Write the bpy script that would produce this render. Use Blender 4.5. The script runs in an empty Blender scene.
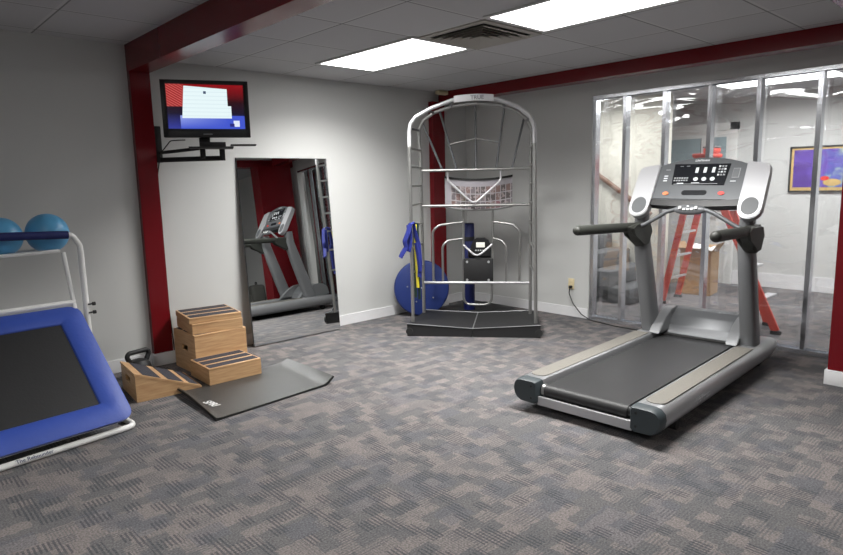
import bpy, bmesh, math, random
from mathutils import Vector, Matrix, Euler
random.seed(7)
PI = math.pi
SC = bpy.context.scene
COL = SC.collection

# ------------------------------------------------------------------ camera
F_PX = 618.06
yaw, pitch, roll = 0.8229, 0.1526, -0.0221
fw = Vector((math.cos(yaw)*math.cos(pitch), math.sin(yaw)*math.cos(pitch), -math.sin(pitch)))
r0 = Vector((math.sin(yaw), -math.cos(yaw), 0)); u0 = r0.cross(fw)
rt = r0*math.cos(roll) + u0*math.sin(roll); up = u0*math.cos(roll) - r0*math.sin(roll)
cam_d = bpy.data.cameras.new('camera'); cam = bpy.data.objects.new('camera', cam_d); COL.objects.link(cam)
cam_d.sensor_width = 36.0; cam_d.lens = F_PX/843*36.0; cam_d.clip_start = 0.02
cam.matrix_world = Matrix(((rt.x, up.x, -fw.x, -5.8357), (rt.y, up.y, -fw.y, -5.4085), (rt.z, up.z, -fw.z, 1.5156), (0, 0, 0, 1)))
SC.camera = cam

# ------------------------------------------------------------------ world, exposure
W = bpy.data.worlds.new('world'); SC.world = W; W.use_nodes = True
W.node_tree.nodes['Background'].inputs[0].default_value = (0.75, 0.8, 0.9, 1)
W.node_tree.nodes['Background'].inputs[1].default_value = 0.05
vs = SC.view_settings
vs.view_transform = 'Standard'; vs.look = 'None'; vs.gamma = 1.0; vs.use_curve_mapping = False
vs.exposure = 0.0

# ------------------------------------------------------------------ room lamps (ceiling troffers)
TROFFERS = [(-2.33, -1.305, 2.57, 1.08), (-2.33, -3.25, 2.57, 1.05), (-5.1, -6.6, 2.66, 0.35), (-6.3, -3.6, 2.66, 0.55), (1.1, -1.0, 2.57, 0.8), (2.0, -2.9, 2.57, 1.15), (2.0, -5.3, 2.57, 1.0)]
LAMP_W = 60.0
LAMP_COL = (1.0, 0.99, 0.965)
def room_lamp(x, y, z, k):
    d = bpy.data.lights.new('troffer_light', 'AREA'); d.shape = 'RECTANGLE'; d.size = 0.56; d.size_y = 1.16
    d.energy = LAMP_W*k; d.color = LAMP_COL; d.spread = math.radians(168 if x > 0 else 140)
    o = bpy.data.objects.new('troffer_light', d); COL.objects.link(o); o.location = (x, y, z-0.03)
for a in TROFFERS: room_lamp(*a)

# ------------------------------------------------------------------ materials
MATS = {}
def mat(name, col=(0.5, 0.5, 0.5), rough=0.5, metal=0.0, noise=0.0, nscale=20.0, bump=0.0, bscale=60.0, emis=None, estr=0.0, spec=0.5, coat=0.0):
    if name in MATS: return MATS[name]
    m = bpy.data.materials.new(name); m.use_nodes = True; nt = m.node_tree; N = nt.nodes; L = nt.links
    b = N['Principled BSDF']
    b.inputs['Base Color'].default_value = (*col, 1); b.inputs['Roughness'].default_value = rough
    b.inputs['Metallic'].default_value = metal; b.inputs['Specular IOR Level'].default_value = spec
    b.inputs['Coat Weight'].default_value = coat
    tc = N.new('ShaderNodeTexCoord')
    if noise > 0:
        n = N.new('ShaderNodeTexNoise'); n.inputs['Scale'].default_value = nscale; n.inputs['Detail'].default_value = 3
        L.new(tc.outputs['Object'], n.inputs['Vector'])
        mx = N.new('ShaderNodeMix'); mx.data_type = 'RGBA'
        mx.inputs[6].default_value = (*[c*(1-noise) for c in col], 1); mx.inputs[7].default_value = (*[min(1, c*(1+noise)) for c in col], 1)
        L.new(n.outputs[0], mx.inputs[0]); L.new(mx.outputs[2], b.inputs['Base Color'])
    if bump > 0:
        n2 = N.new('ShaderNodeTexNoise'); n2.inputs['Scale'].default_value = bscale; n2.inputs['Detail'].default_value = 4
        L.new(tc.outputs['Object'], n2.inputs['Vector'])
        bp = N.new('ShaderNodeBump'); bp.inputs['Strength'].default_value = bump; bp.inputs['Distance'].default_value = 0.01
        L.new(n2.outputs[0], bp.inputs['Height']); L.new(bp.outputs[0], b.inputs['Normal'])
    if emis:
        b.inputs['Emission Color'].default_value = (*emis, 1); b.inputs['Emission Strength'].default_value = estr
    MATS[name] = m
    return m

def nmath(N, L, op, a, b=None, c=None):
    n = N.new('ShaderNodeMath'); n.operation = op
    for i, v in enumerate((a, b, c)):
        if v is None: continue
        if isinstance(v, (int, float)): n.inputs[i].default_value = v
        else: L.new(v, n.inputs[i])
    return n.outputs[0]
def nmix(N, L, fac, a, b):
    n = N.new('ShaderNodeMix'); n.data_type = 'RGBA'
    if isinstance(fac, (int, float)): n.inputs[0].default_value = fac
    else: L.new(fac, n.inputs[0])
    for i, v in ((6, a), (7, b)):
        if isinstance(v, tuple): n.inputs[i].default_value = (*v, 1)
        else: L.new(v, n.inputs[i])
    return n.outputs[2]

def carpet_material():
    m = bpy.data.materials.new('patterned_carpet'); m.use_nodes = True; nt = m.node_tree; N = nt.nodes; L = nt.links
    b = N['Principled BSDF']; b.inputs['Roughness'].default_value = 0.95; b.inputs['Specular IOR Level'].default_value = 0.08
    geo = N.new('ShaderNodeNewGeometry'); sp = N.new('ShaderNodeSeparateXYZ'); L.new(geo.outputs['Position'], sp.inputs[0])
    X, Y = sp.outputs[0], sp.outputs[1]
    def cell(sx, sy, ox, oy, seed):
        fy = nmath(N, L, 'FLOOR', nmath(N, L, 'DIVIDE', nmath(N, L, 'ADD', Y, oy), sy))
        shift = nmath(N, L, 'MULTIPLY', nmath(N, L, 'MODULO', fy, 2.0), sx*0.5)
        fx = nmath(N, L, 'FLOOR', nmath(N, L, 'DIVIDE', nmath(N, L, 'ADD', nmath(N, L, 'ADD', X, ox), shift), sx))
        cb = N.new('ShaderNodeCombineXYZ'); L.new(fx, cb.inputs[0]); L.new(fy, cb.inputs[1]); cb.inputs[2].default_value = seed
        w = N.new('ShaderNodeTexWhiteNoise'); w.noise_dimensions = '3D'; L.new(cb.outputs[0], w.inputs[0])
        return w.outputs['Value']
    def stripe(v, period, thr=0.0):
        s = nmath(N, L, 'SINE', nmath(N, L, 'MULTIPLY', v, 2*PI/period))
        return nmath(N, L, 'GREATER_THAN', s, thr)
    wn = N.new('ShaderNodeTexNoise'); wn.inputs['Scale'].default_value = 26; wn.inputs['Detail'].default_value = 2; L.new(geo.outputs['Position'], wn.inputs['Vector'])
    ws = N.new('ShaderNodeSeparateColor'); L.new(wn.outputs['Color'], ws.inputs[0])
    X0, Y0 = X, Y
    X = nmath(N, L, 'ADD', X, nmath(N, L, 'MULTIPLY_ADD', ws.outputs[0], 0.035, -0.017)); Y = nmath(N, L, 'ADD', Y, nmath(N, L, 'MULTIPLY_ADD', ws.outputs[1], 0.035, -0.017))
    c1 = cell(0.092, 0.08, 0.03, 0.02, 1.0)    # grey patches
    c3 = cell(0.10, 0.07, 0.05, 0.0, 9.0)     # soft dashes that run along X
    c4 = cell(0.16, 0.13, 0.1, 0.1, 13.0)      # bluish areas
    X, Y = X0, Y0
    c2 = cell(0.066, 0.085, 0.0, 0.07, 5.0)    # dark dashes that run along Y
    taupe = (0.172, 0.153, 0.149); grey = (0.110, 0.109, 0.111); dark = (0.056, 0.059, 0.066); blue = (0.10, 0.104, 0.122)
    col = nmix(N, L, nmath(N, L, 'MULTIPLY', nmath(N, L, 'GREATER_THAN', c1, 0.56), 0.85), taupe, grey)
    col = nmix(N, L, nmath(N, L, 'MULTIPLY', nmath(N, L, 'GREATER_THAN', c4, 0.80), 0.4), col, blue)
    f3 = nmath(N, L, 'MULTIPLY', nmath(N, L, 'MULTIPLY', nmath(N, L, 'GREATER_THAN', c3, 0.60), stripe(Y, 0.017)), 0.55)
    col = nmix(N, L, f3, col, (0.085, 0.088, 0.094))
    f5 = nmath(N, L, 'MULTIPLY', nmath(N, L, 'MULTIPLY', nmath(N, L, 'LESS_THAN', c2, 0.30), stripe(X, 0.0135, 0.2)), 0.40)
    col = nmix(N, L, f5, col, (0.09, 0.092, 0.098))
    f2 = nmath(N, L, 'MULTIPLY', nmath(N, L, 'MULTIPLY', nmath(N, L, 'GREATER_THAN', c2, 0.66), stripe(X, 0.0190, 0.0)), 0.72)
    col = nmix(N, L, f2, col, dark)
    n = N.new('ShaderNodeTexNoise'); n.inputs['Scale'].default_value = 115; n.inputs['Detail'].default_value = 3
    L.new(geo.outputs['Position'], n.inputs['Vector'])
    k = nmath(N, L, 'MULTIPLY_ADD', n.outputs[0], 1.9, 0.12)
    n3 = N.new('ShaderNodeTexNoise'); n3.inputs['Scale'].default_value = 1.1; L.new(geo.outputs['Position'], n3.inputs['Vector'])
    k2 = nmath(N, L, 'MULTIPLY_ADD', n3.outputs[0], 0.16, 0.92)
    vm = N.new('ShaderNodeVectorMath'); vm.operation = 'SCALE'; L.new(col, vm.inputs[0]); L.new(nmath(N, L, 'MULTIPLY', k, k2), vm.inputs['Scale'])
    L.new(vm.outputs[0], b.inputs['Base Color'])
    bp = N.new('ShaderNodeBump'); bp.inputs['Strength'].default_value = 0.6; bp.inputs['Distance'].default_value = 0.004
    L.new(n.outputs[0], bp.inputs['Height']); L.new(bp.outputs[0], b.inputs['Normal'])
    return m

def ceiling_material(name, ox, oy, px, py):
    m = bpy.data.materials.new(name); m.use_nodes = True; nt = m.node_tree; N = nt.nodes; L = nt.links
    b = N['Principled BSDF']; b.inputs['Roughness'].default_value = 0.9
    geo = N.new('ShaderNodeNewGeometry'); sp = N.new('ShaderNodeSeparateXYZ'); L.new(geo.outputs['Position'], sp.inputs[0])
    def line(v, o, p):
        f = nmath(N, L, 'FRACT', nmath(N, L, 'DIVIDE', nmath(N, L, 'SUBTRACT', v, o-0.012), p))
        return nmath(N, L, 'LESS_THAN', f, 0.024/p), nmath(N, L, 'LESS_THAN', nmath(N, L, 'ABSOLUTE', nmath(N, L, 'SUBTRACT', f, 0.026/p)), 0.006/p)
    lx, sx = line(sp.outputs[0], ox, px); ly, sy = line(sp.outputs[1], oy, py)
    g = nmath(N, L, 'MAXIMUM', lx, ly); s = nmath(N, L, 'MAXIMUM', sx, sy)
    col = nmix(N, L, g, (0.50, 0.50, 0.51), (0.56, 0.56, 0.56))
    col = nmix(N, L, s, col, (0.22, 0.22, 0.22))
    n = N.new('ShaderNodeTexNoise'); n.inputs['Scale'].default_value = 160; n.inputs['Detail'].default_value = 2; L.new(geo.outputs['Position'], n.inputs['Vector'])
    cx = nmath(N, L, 'FLOOR', nmath(N, L, 'DIVIDE', nmath(N, L, 'SUBTRACT', sp.outputs[0], ox), px)); cy = nmath(N, L, 'FLOOR', nmath(N, L, 'DIVIDE', nmath(N, L, 'SUBTRACT', sp.outputs[1], oy), py))
    cb = N.new('ShaderNodeCombineXYZ'); L.new(cx, cb.inputs[0]); L.new(cy, cb.inputs[1])
    w = N.new('ShaderNodeTexWhiteNoise'); L.new(cb.outputs[0], w.inputs[0])
    k = nmath(N, L, 'ADD', nmath(N, L, 'MULTIPLY_ADD', n.outputs[0], 0.12, 0.90), nmath(N, L, 'MULTIPLY', w.outputs['Value'], 0.10))
    vm = N.new('ShaderNodeVectorMath'); vm.operation = 'SCALE'; L.new(col, vm.inputs[0]); L.new(k, vm.inputs['Scale'])
    L.new(vm.outputs[0], b.inputs['Base Color'])
    bp = N.new('ShaderNodeBump'); bp.inputs['Strength'].default_value = 0.5; bp.inputs['Distance'].default_value = 0.004
    L.new(g, bp.inputs['Height']); L.new(bp.outputs[0], b.inputs['Normal'])
    return m

def wood_material():
    m = bpy.data.materials.new('birch_plywood'); m.use_nodes = True; nt = m.node_tree; N = nt.nodes; L = nt.links
    b = N['Principled BSDF']; b.inputs['Roughness'].default_value = 0.45
    tc = N.new('ShaderNodeTexCoord'); mp = N.new('ShaderNodeMapping'); mp.inputs['Scale'].default_value = (2, 2, 22)
    L.new(tc.outputs['Object'], mp.inputs[0])
    n = N.new('ShaderNodeTexNoise'); n.inputs['Scale'].default_value = 3; n.inputs['Detail'].default_value = 6; L.new(mp.outputs[0], n.inputs['Vector'])
    cr = N.new('ShaderNodeValToRGB'); cr.color_ramp.elements[0].position = 0.3; cr.color_ramp.elements[0].color = (0.46, 0.26, 0.125, 1)
    cr.color_ramp.elements[1].position = 0.72; cr.color_ramp.elements[1].color = (0.62, 0.40, 0.21, 1)
    L.new(n.outputs[0], cr.inputs[0]); L.new(cr.outputs[0], b.inputs['Base Color'])
    return m

def plastic_film_material():
    m = bpy.data.materials.new('clear_plastic_film'); m.use_nodes = True; nt = m.node_tree; N = nt.nodes; L = nt.links
    for n in list(N): N.remove(n)
    out = N.new('ShaderNodeOutputMaterial'); tr = N.new('ShaderNodeBsdfTransparent'); tr.inputs[0].default_value = (0.93, 0.94, 0.95, 1)
    gl = N.new('ShaderNodeBsdfGlossy'); gl.inputs['Roughness'].default_value = 0.035; gl.inputs[0].default_value = (1, 1, 1, 1)
    df = N.new('ShaderNodeBsdfDiffuse'); df.inputs[0].default_value = (0.75, 0.77, 0.8, 1)
    geo = N.new('ShaderNodeNewGeometry'); mp = N.new('ShaderNodeMapping'); mp.inputs['Scale'].default_value = (1, 0.7, 2.6)
    L.new(geo.outputs['Position'], mp.inputs[0])
    n = N.new('ShaderNodeTexNoise'); n.inputs['Scale'].default_value = 1.5; n.inputs['Detail'].default_value = 2.0; n.inputs['Roughness'].default_value = 0.4
    n.inputs['Distortion'].default_value = 0.6
    L.new(mp.outputs[0], n.inputs['Vector'])
    bp = N.new('ShaderNodeBump'); bp.inputs['Strength'].default_value = 1.0; bp.inputs['Distance'].default_value = 0.022
    L.new(n.outputs[0], bp.inputs['Height'])
    fr = N.new('ShaderNodeFresnel'); fr.inputs[0].default_value = 1.5; L.new(bp.outputs[0], fr.inputs['Normal']); L.new(bp.outputs[0], gl.inputs['Normal'])
    m1 = N.new('ShaderNodeMixShader'); m1.inputs[0].default_value = 0.045; L.new(tr.outputs[0], m1.inputs[1]); L.new(df.outputs[0], m1.inputs[2])
    m2 = N.new('ShaderNodeMixShader'); L.new(nmath(N, L, 'MULTIPLY', fr.outputs[0], 3.0), m2.inputs[0]); L.new(m1.outputs[0], m2.inputs[1]); L.new(gl.outputs[0], m2.inputs[2])
    L.new(m2.outputs[0], out.inputs[0])
    return m

def screen_material(w, h):
    """programme on the television: red ground with hatched corner, white document card, blue band"""
    m = bpy.data.materials.new('television_picture'); m.use_nodes = True; nt = m.node_tree; N = nt.nodes; L = nt.links
    b = N['Principled BSDF']; b.inputs['Base Color'].default_value = (0.01, 0.01, 0.01, 1); b.inputs['Roughness'].default_value = 0.25
    tc = N.new('ShaderNodeTexCoord'); sp = N.new('ShaderNodeSeparateXYZ'); L.new(tc.outputs['Object'], sp.inputs[0])
    u = nmath(N, L, 'ADD', nmath(N, L, 'DIVIDE', sp.outputs[0], w), 0.5); v = nmath(N, L, 'ADD', nmath(N, L, 'DIVIDE', sp.outputs[2], h), 0.5)
    def rng(x, a, c): return nmath(N, L, 'MULTIPLY', nmath(N, L, 'GREATER_THAN', x, a), nmath(N, L, 'LESS_THAN', x, c))
    cr = N.new('ShaderNodeValToRGB'); L.new(v, cr.inputs[0]); e = cr.color_ramp.elements
    e[0].position = 0.0; e[0].color = (0.03, 0.04, 0.30, 1); e[1].position = 1.0; e[1].color = (0.28, 0.004, 0.008, 1)
    e2 = e.new(0.35); e2.color = (0.006, 0.003, 0.02, 1); e3 = e.new(0.6); e3.color = (0.02, 0.001, 0.004, 1)
    col = cr.outputs[0]
    left = nmath(N, L, 'MULTIPLY', nmath(N, L, 'LESS_THAN', u, 0.22), nmath(N, L, 'GREATER_THAN', v, 0.5))
    col = nmix(N, L, left, col, (0.30, 0.006, 0.010))
    hatch = nmath(N, L, 'GREATER_THAN', nmath(N, L, 'SINE', nmath(N, L, 'MULTIPLY', nmath(N, L, 'ADD', u, v), 110)), 0.35)
    col = nmix(N, L, nmath(N, L, 'MULTIPLY', left, hatch), col, (0.6, 0.12, 0.11))
    bluem = nmath(N, L, 'MULTIPLY', nmath(N, L, 'LESS_THAN', v, 0.30), nmath(N, L, 'GREATER_THAN', u, 0.16))
    col = nmix(N, L, bluem, col, (0.05, 0.09, 0.60))
    lb = nmath(N, L, 'MULTIPLY', bluem, nmath(N, L, 'MULTIPLY', nmath(N, L, 'SUBTRACT', 0.8, u), v)); col = nmix(N, L, nmath(N, L, 'MULTIPLY', lb, 3.0), col, (0.5, 0.6, 1.0))
    el = nmath(N, L, 'ADD', 0.17, nmath(N, L, 'MULTIPLY', v, 0.06))
    card = nmath(N, L, 'MULTIPLY', nmath(N, L, 'GREATER_THAN', u, el), nmath(N, L, 'MULTIPLY', nmath(N, L, 'LESS_THAN', u, 0.785), nmath(N, L, 'MULTIPLY', nmath(N, L, 'GREATER_THAN', v, 0.24), nmath(N, L, 'LESS_THAN', nmath(N, L, 'ADD', v, nmath(N, L, 'MULTIPLY', u, 0.11)), 0.99))))
    flap = nmath(N, L, 'MULTIPLY', rng(u, 0.7, 0.83), rng(v, 0.24, 0.52)); card = nmath(N, L, 'MAXIMUM', card, flap)
    rows = nmath(N, L, 'MULTIPLY', nmath(N, L, 'GREATER_THAN', nmath(N, L, 'SINE', nmath(N, L, 'MULTIPLY', v, 70)), 0.8), 0.18)
    ccol = nmix(N, L, rows, (0.80, 0.93, 0.95), (0.35, 0.5, 0.6))
    col = nmix(N, L, card, col, ccol)
    dot = nmath(N, L, 'MULTIPLY', rng(u, 0.475, 0.51), rng(v, 0.79, 0.85)); col = nmix(N, L, dot, col, (0.05, 0.08, 0.15))
    lg = nmath(N, L, 'MULTIPLY', rng(u, 0.85, 0.93), rng(v, 0.05, 0.19)); col = nmix(N, L, lg, col, (0.75, 0.8, 0.95))
    lg = nmath(N, L, 'MULTIPLY', rng(u, 0.80, 0.86), rng(v, 0.05, 0.12)); col = nmix(N, L, lg, col, (0.02, 0.02, 0.2))
    L.new(col, b.inputs['Emission Color']); b.inputs['Emission Strength'].default_value = 1.0
    return m

def chart_material():
    """exercise chart: rows of small photos with white rules, grey border"""
    m = bpy.data.materials.new('exercise_chart_print'); m.use_nodes = True; nt = m.node_tree; N = nt.nodes; L = nt.links
    b = N['Principled BSDF']; b.inputs['Roughness'].default_value = 0.35
    tc = N.new('ShaderNodeTexCoord'); sp = N.new('ShaderNodeSeparateXYZ'); L.new(tc.outputs['UV'], sp.inputs[0])
    u, v = sp.outputs[0], sp.outputs[1]
    NU, NV = 12, 3
    uu = nmath(N, L, 'MULTIPLY', nmath(N, L, 'DIVIDE', nmath(N, L, 'SUBTRACT', u, 0.09), 0.88), NU); vv = nmath(N, L, 'MULTIPLY', nmath(N, L, 'DIVIDE', v, 0.78), NV)
    fu, fv = nmath(N, L, 'FRACT', uu), nmath(N, L, 'FRACT', vv)
    line = nmath(N, L, 'MAXIMUM', nmath(N, L, 'LESS_THAN', fu, 0.14), nmath(N, L, 'LESS_THAN', fv, 0.12))
    cb = N.new('ShaderNodeCombineXYZ'); L.new(nmath(N, L, 'FLOOR', uu), cb.inputs[0]); L.new(nmath(N, L, 'FLOOR', vv), cb.inputs[1])
    w = N.new('ShaderNodeTexWhiteNoise'); L.new(cb.outputs[0], w.inputs[0])
    cr = N.new('ShaderNodeValToRGB'); cr.color_ramp.interpolation = 'CONSTANT'; L.new(w.outputs['Value'], cr.inputs[0]); e = cr.color_ramp.elements
    e[0].color = (0.10, 0.085, 0.085, 1); e[1].position = 0.35; e[1].color = (0.16, 0.14, 0.15, 1)
    for p_, c_ in ((0.6, (0.2, 0.13, 0.12, 1)), (0.78, (0.22, 0.10, 0.12, 1)), (0.9, (0.19, 0.17, 0.12, 1))):
        x = e.new(p_); x.color = c_
    n = N.new('ShaderNodeTexNoise'); n.inputs['Scale'].default_value = 30; L.new(tc.outputs['Object'], n.inputs['Vector'])
    pic = nmix(N, L, nmath(N, L, 'GREATER_THAN', n.outputs[0], 0.56), cr.outputs[0], (0.30, 0.25, 0.25))
    col = nmix(N, L, line, pic, (0.38, 0.365, 0.38))
    bord = nmath(N, L, 'MAXIMUM', nmath(N, L, 'LESS_THAN', u, 0.09), nmath(N, L, 'GREATER_THAN', v, 0.78))
    col = nmix(N, L, bord, col, (0.33, 0.315, 0.34))
    L.new(col, b.inputs['Base Color'])
    return m

def poster_material():
    m = bpy.data.materials.new('abstract_poster_print'); m.use_nodes = True; nt = m.node_tree; N = nt.nodes; L = nt.links
    b = N['Principled BSDF']; b.inputs['Roughness'].default_value = 0.4
    tc = N.new('ShaderNodeTexCoord'); sp = N.new('ShaderNodeSeparateXYZ'); L.new(tc.outputs['Object'], sp.inputs[0])
    n = N.new('ShaderNodeTexNoise'); n.inputs['Scale'].default_value = 5; n.inputs['Detail'].default_value = 3; n.inputs['Distortion'].default_value = 1.5
    L.new(tc.outputs['Object'], n.inputs['Vector'])
    k = nmath(N, L, 'ADD', nmath(N, L, 'MULTIPLY', sp.outputs[1], -0.9), nmath(N, L, 'MULTIPLY', n.outputs[0], 0.9))
    cr = N.new('ShaderNodeValToRGB'); L.new(k, cr.inputs[0]); e = cr.color_ramp.elements
    e[0].position = 0.1; e[0].color = (0.08, 0.03, 0.25, 1); e[1].position = 0.95; e[1].color = (0.06, 0.35, 0.2, 1)
    for p_, c_ in ((0.35, (0.13, 0.07, 0.4, 1)), (0.5, (0.10, 0.13, 0.42, 1)), (0.62, (0.35, 0.45, 0.42, 1)), (0.75, (0.05, 0.4, 0.25, 1))):
        x = e.new(p_); x.color = c_
    L.new(cr.outputs[0], b.inputs['Base Color'])
    return m

M_wall = mat('wall_paint', (0.56, 0.565, 0.555), 0.65, noise=0.03, nscale=1.2, bump=0.05, bscale=90, spec=0.3)
M_red = mat('red_steel_paint', (0.15, 0.005, 0.009), 0.27, noise=0.1, nscale=3, spec=0.4)
M_base = mat('baseboard_vinyl', (0.74, 0.74, 0.75), 0.5, noise=0.02)
M_carpet = carpet_material()
M_ceil = ceiling_material('ceiling_tile', -0.61, -0.62, 0.665, 0.65)
M_ceilL = ceiling_material('ceiling_tile_upper', -4.68, -0.80, 0.65, 0.65)
M_wood = wood_material()
M_grip = mat('black_grip_tape', (0.035, 0.034, 0.045), 0.85, noise=0.2, nscale=150, bump=0.3, bscale=400)
M_rub = mat('black_rubber', (0.011, 0.011, 0.012), 0.6, noise=0.15, nscale=30, bump=0.1, bscale=80)
M_matf = mat('mat_foam', (0.042, 0.042, 0.041), 0.36, noise=0.08, nscale=60, bump=0.25, bscale=250)
M_matb = mat('mat_foam_edge', (0.012, 0.012, 0.013), 0.7)
M_steel = mat('brushed_steel', (0.38, 0.38, 0.37), 0.33, 0.85, noise=0.06, nscale=40)
M_galv = mat('galvanised_steel', (0.78, 0.80, 0.84), 0.22, 0.92, noise=0.12, nscale=9, bump=0.05, bscale=20)
M_silver = mat('silver_paint', (0.34, 0.345, 0.355), 0.32, 0.55, noise=0.03, nscale=20)
M_silvL = mat('light_silver_paint', (0.50, 0.50, 0.515), 0.32, 0.35)
M_tmgrey = mat('treadmill_grey', (0.125, 0.130, 0.137), 0.42, 0.25, noise=0.03)
M_post = mat('upright_grey', (0.175, 0.18, 0.187), 0.42, 0.25)
M_arm = mat('arm_silver', (0.40, 0.40, 0.415), 0.38, 0.3)
M_wing = mat('wing_grey', (0.20, 0.205, 0.212), 0.36, 0.35)
M_console = mat('console_grey', (0.085, 0.09, 0.097), 0.42, 0.2)
M_tmdark = mat('treadmill_charcoal', (0.065, 0.07, 0.075), 0.5, noise=0.05)
M_cap = mat('slate_end_cap', (0.040, 0.052, 0.058), 0.5, noise=0.05)
M_belt = mat('running_belt', (0.019, 0.019, 0.020), 0.50, noise=0.25, nscale=4, bump=0.12, bscale=300)
M_strip = mat('foot_strip', (0.178, 0.168, 0.148), 0.85, noise=0.25, nscale=180, bump=0.4, bscale=300)
M_grip2 = mat('dark_olive_grip', (0.028, 0.030, 0.025), 0.55, noise=0.1)
M_black = mat('black_plastic', (0.012, 0.012, 0.013), 0.35)
M_blackm = mat('matte_black', (0.015, 0.015, 0.015), 0.7)
M_white = mat('white_enamel', (0.78, 0.78, 0.76), 0.35, noise=0.02)
M_whitep = mat('white_print', (0.8, 0.8, 0.8), 0.5)
M_blue = mat('blue_vinyl', (0.030, 0.068, 0.34), 0.48, noise=0.10, nscale=7, bump=0.2, bscale=25)
M_blued = mat('navy_foam', (0.008, 0.014, 0.10), 0.55, noise=0.1)
M_bluep = mat('blue_plastic', (0.010, 0.027, 0.15), 0.45, noise=0.1, nscale=6)
M_bluec = mat('blue_cloth', (0.007, 0.015, 0.17), 0.7, noise=0.2, nscale=40)
M_ball = mat('light_blue_ball', (0.10, 0.36, 0.62), 0.4, noise=0.06, nscale=12)
M_yellow = mat('yellow_band', (0.70, 0.60, 0.04), 0.5)
M_green = mat('dark_green_band', (0.01, 0.035, 0.03), 0.6)
M_card = mat('cardboard', (0.38, 0.24, 0.13), 0.8, noise=0.08, nscale=8)
M_cardi = mat('cardboard_inside', (0.22, 0.14, 0.08), 0.85)
M_ladder = mat('red_orange_fiberglass', (0.66, 0.05, 0.022), 0.45)
M_alu = mat('aluminium', (0.7, 0.7, 0.72), 0.35, 0.8)
M_ivory = mat('ivory_plastic', (0.70, 0.60, 0.38), 0.4)
M_mirror = mat('mirror_silvering', (0.80, 0.82, 0.82), 0.0, 1.0)
M_hand = mat('brown_handrail', (0.12, 0.045, 0.018), 0.4)
M_stair = mat('stair_carpet', (0.085, 0.088, 0.092), 0.95, noise=0.4, nscale=90)
M_lcd = mat('console_black', (0.008, 0.009, 0.012), 0.2)
M_btn = mat('console_button', (0.62, 0.64, 0.66), 0.5)
M_btnd = mat('console_button_grey', (0.26, 0.27, 0.28), 0.5)
M_redb = mat('red_button', (0.65, 0.03, 0.02), 0.4)
M_orgb = mat('orange_button', (0.65, 0.18, 0.06), 0.4)
M_diff = mat('lamp_diffuser', (0.9, 0.9, 0.9), 0.4, emis=(1, 0.99, 0.97), estr=9.0)
M_trim = mat('lamp_trim', (0.6, 0.6, 0.6), 0.5)
M_vent = mat('vent_paint', (0.45, 0.43, 0.39), 0.6, noise=0.05)
M_gold = mat('gold_frame', (0.55, 0.38, 0.14), 0.4)
M_glassb = mat('door_glass', (0.33, 0.42, 0.45), 0.08, spec=0.8)
M_film = plastic_film_material()
M_disp = mat('lit_display', (0.6, 0.6, 0.55), 0.4, emis=(0.9, 0.88, 0.8), estr=0.35)
M_bag = mat('grey_nylon', (0.10, 0.10, 0.09), 0.8)

# ------------------------------------------------------------------ geometry helpers
def fillet(pts, r, n=6, closed=False):
    P = [Vector(p) for p in pts]
    if r <= 0: return P
    out = []; N_ = len(P)
    for i, p in enumerate(P):
        if not closed and (i == 0 or i == N_-1): out.append(p); continue
        a, c = P[i-1], P[(i+1) % N_]
        d1, d2 = (a-p), (c-p); l1, l2 = d1.length, d2.length
        d1.normalize(); d2.normalize()
        ang = d1.angle(d2)
        if ang > PI-0.03: out.append(p); continue
        t = min(r/math.tan(ang/2), l1*0.48, l2*0.48)
        s, e = p+d1*t, p+d2*t
        for k in range(n+1):
            x = k/n; out.append(s*(1-x)**2 + p*2*x*(1-x) + e*x**2)
    return out

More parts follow.
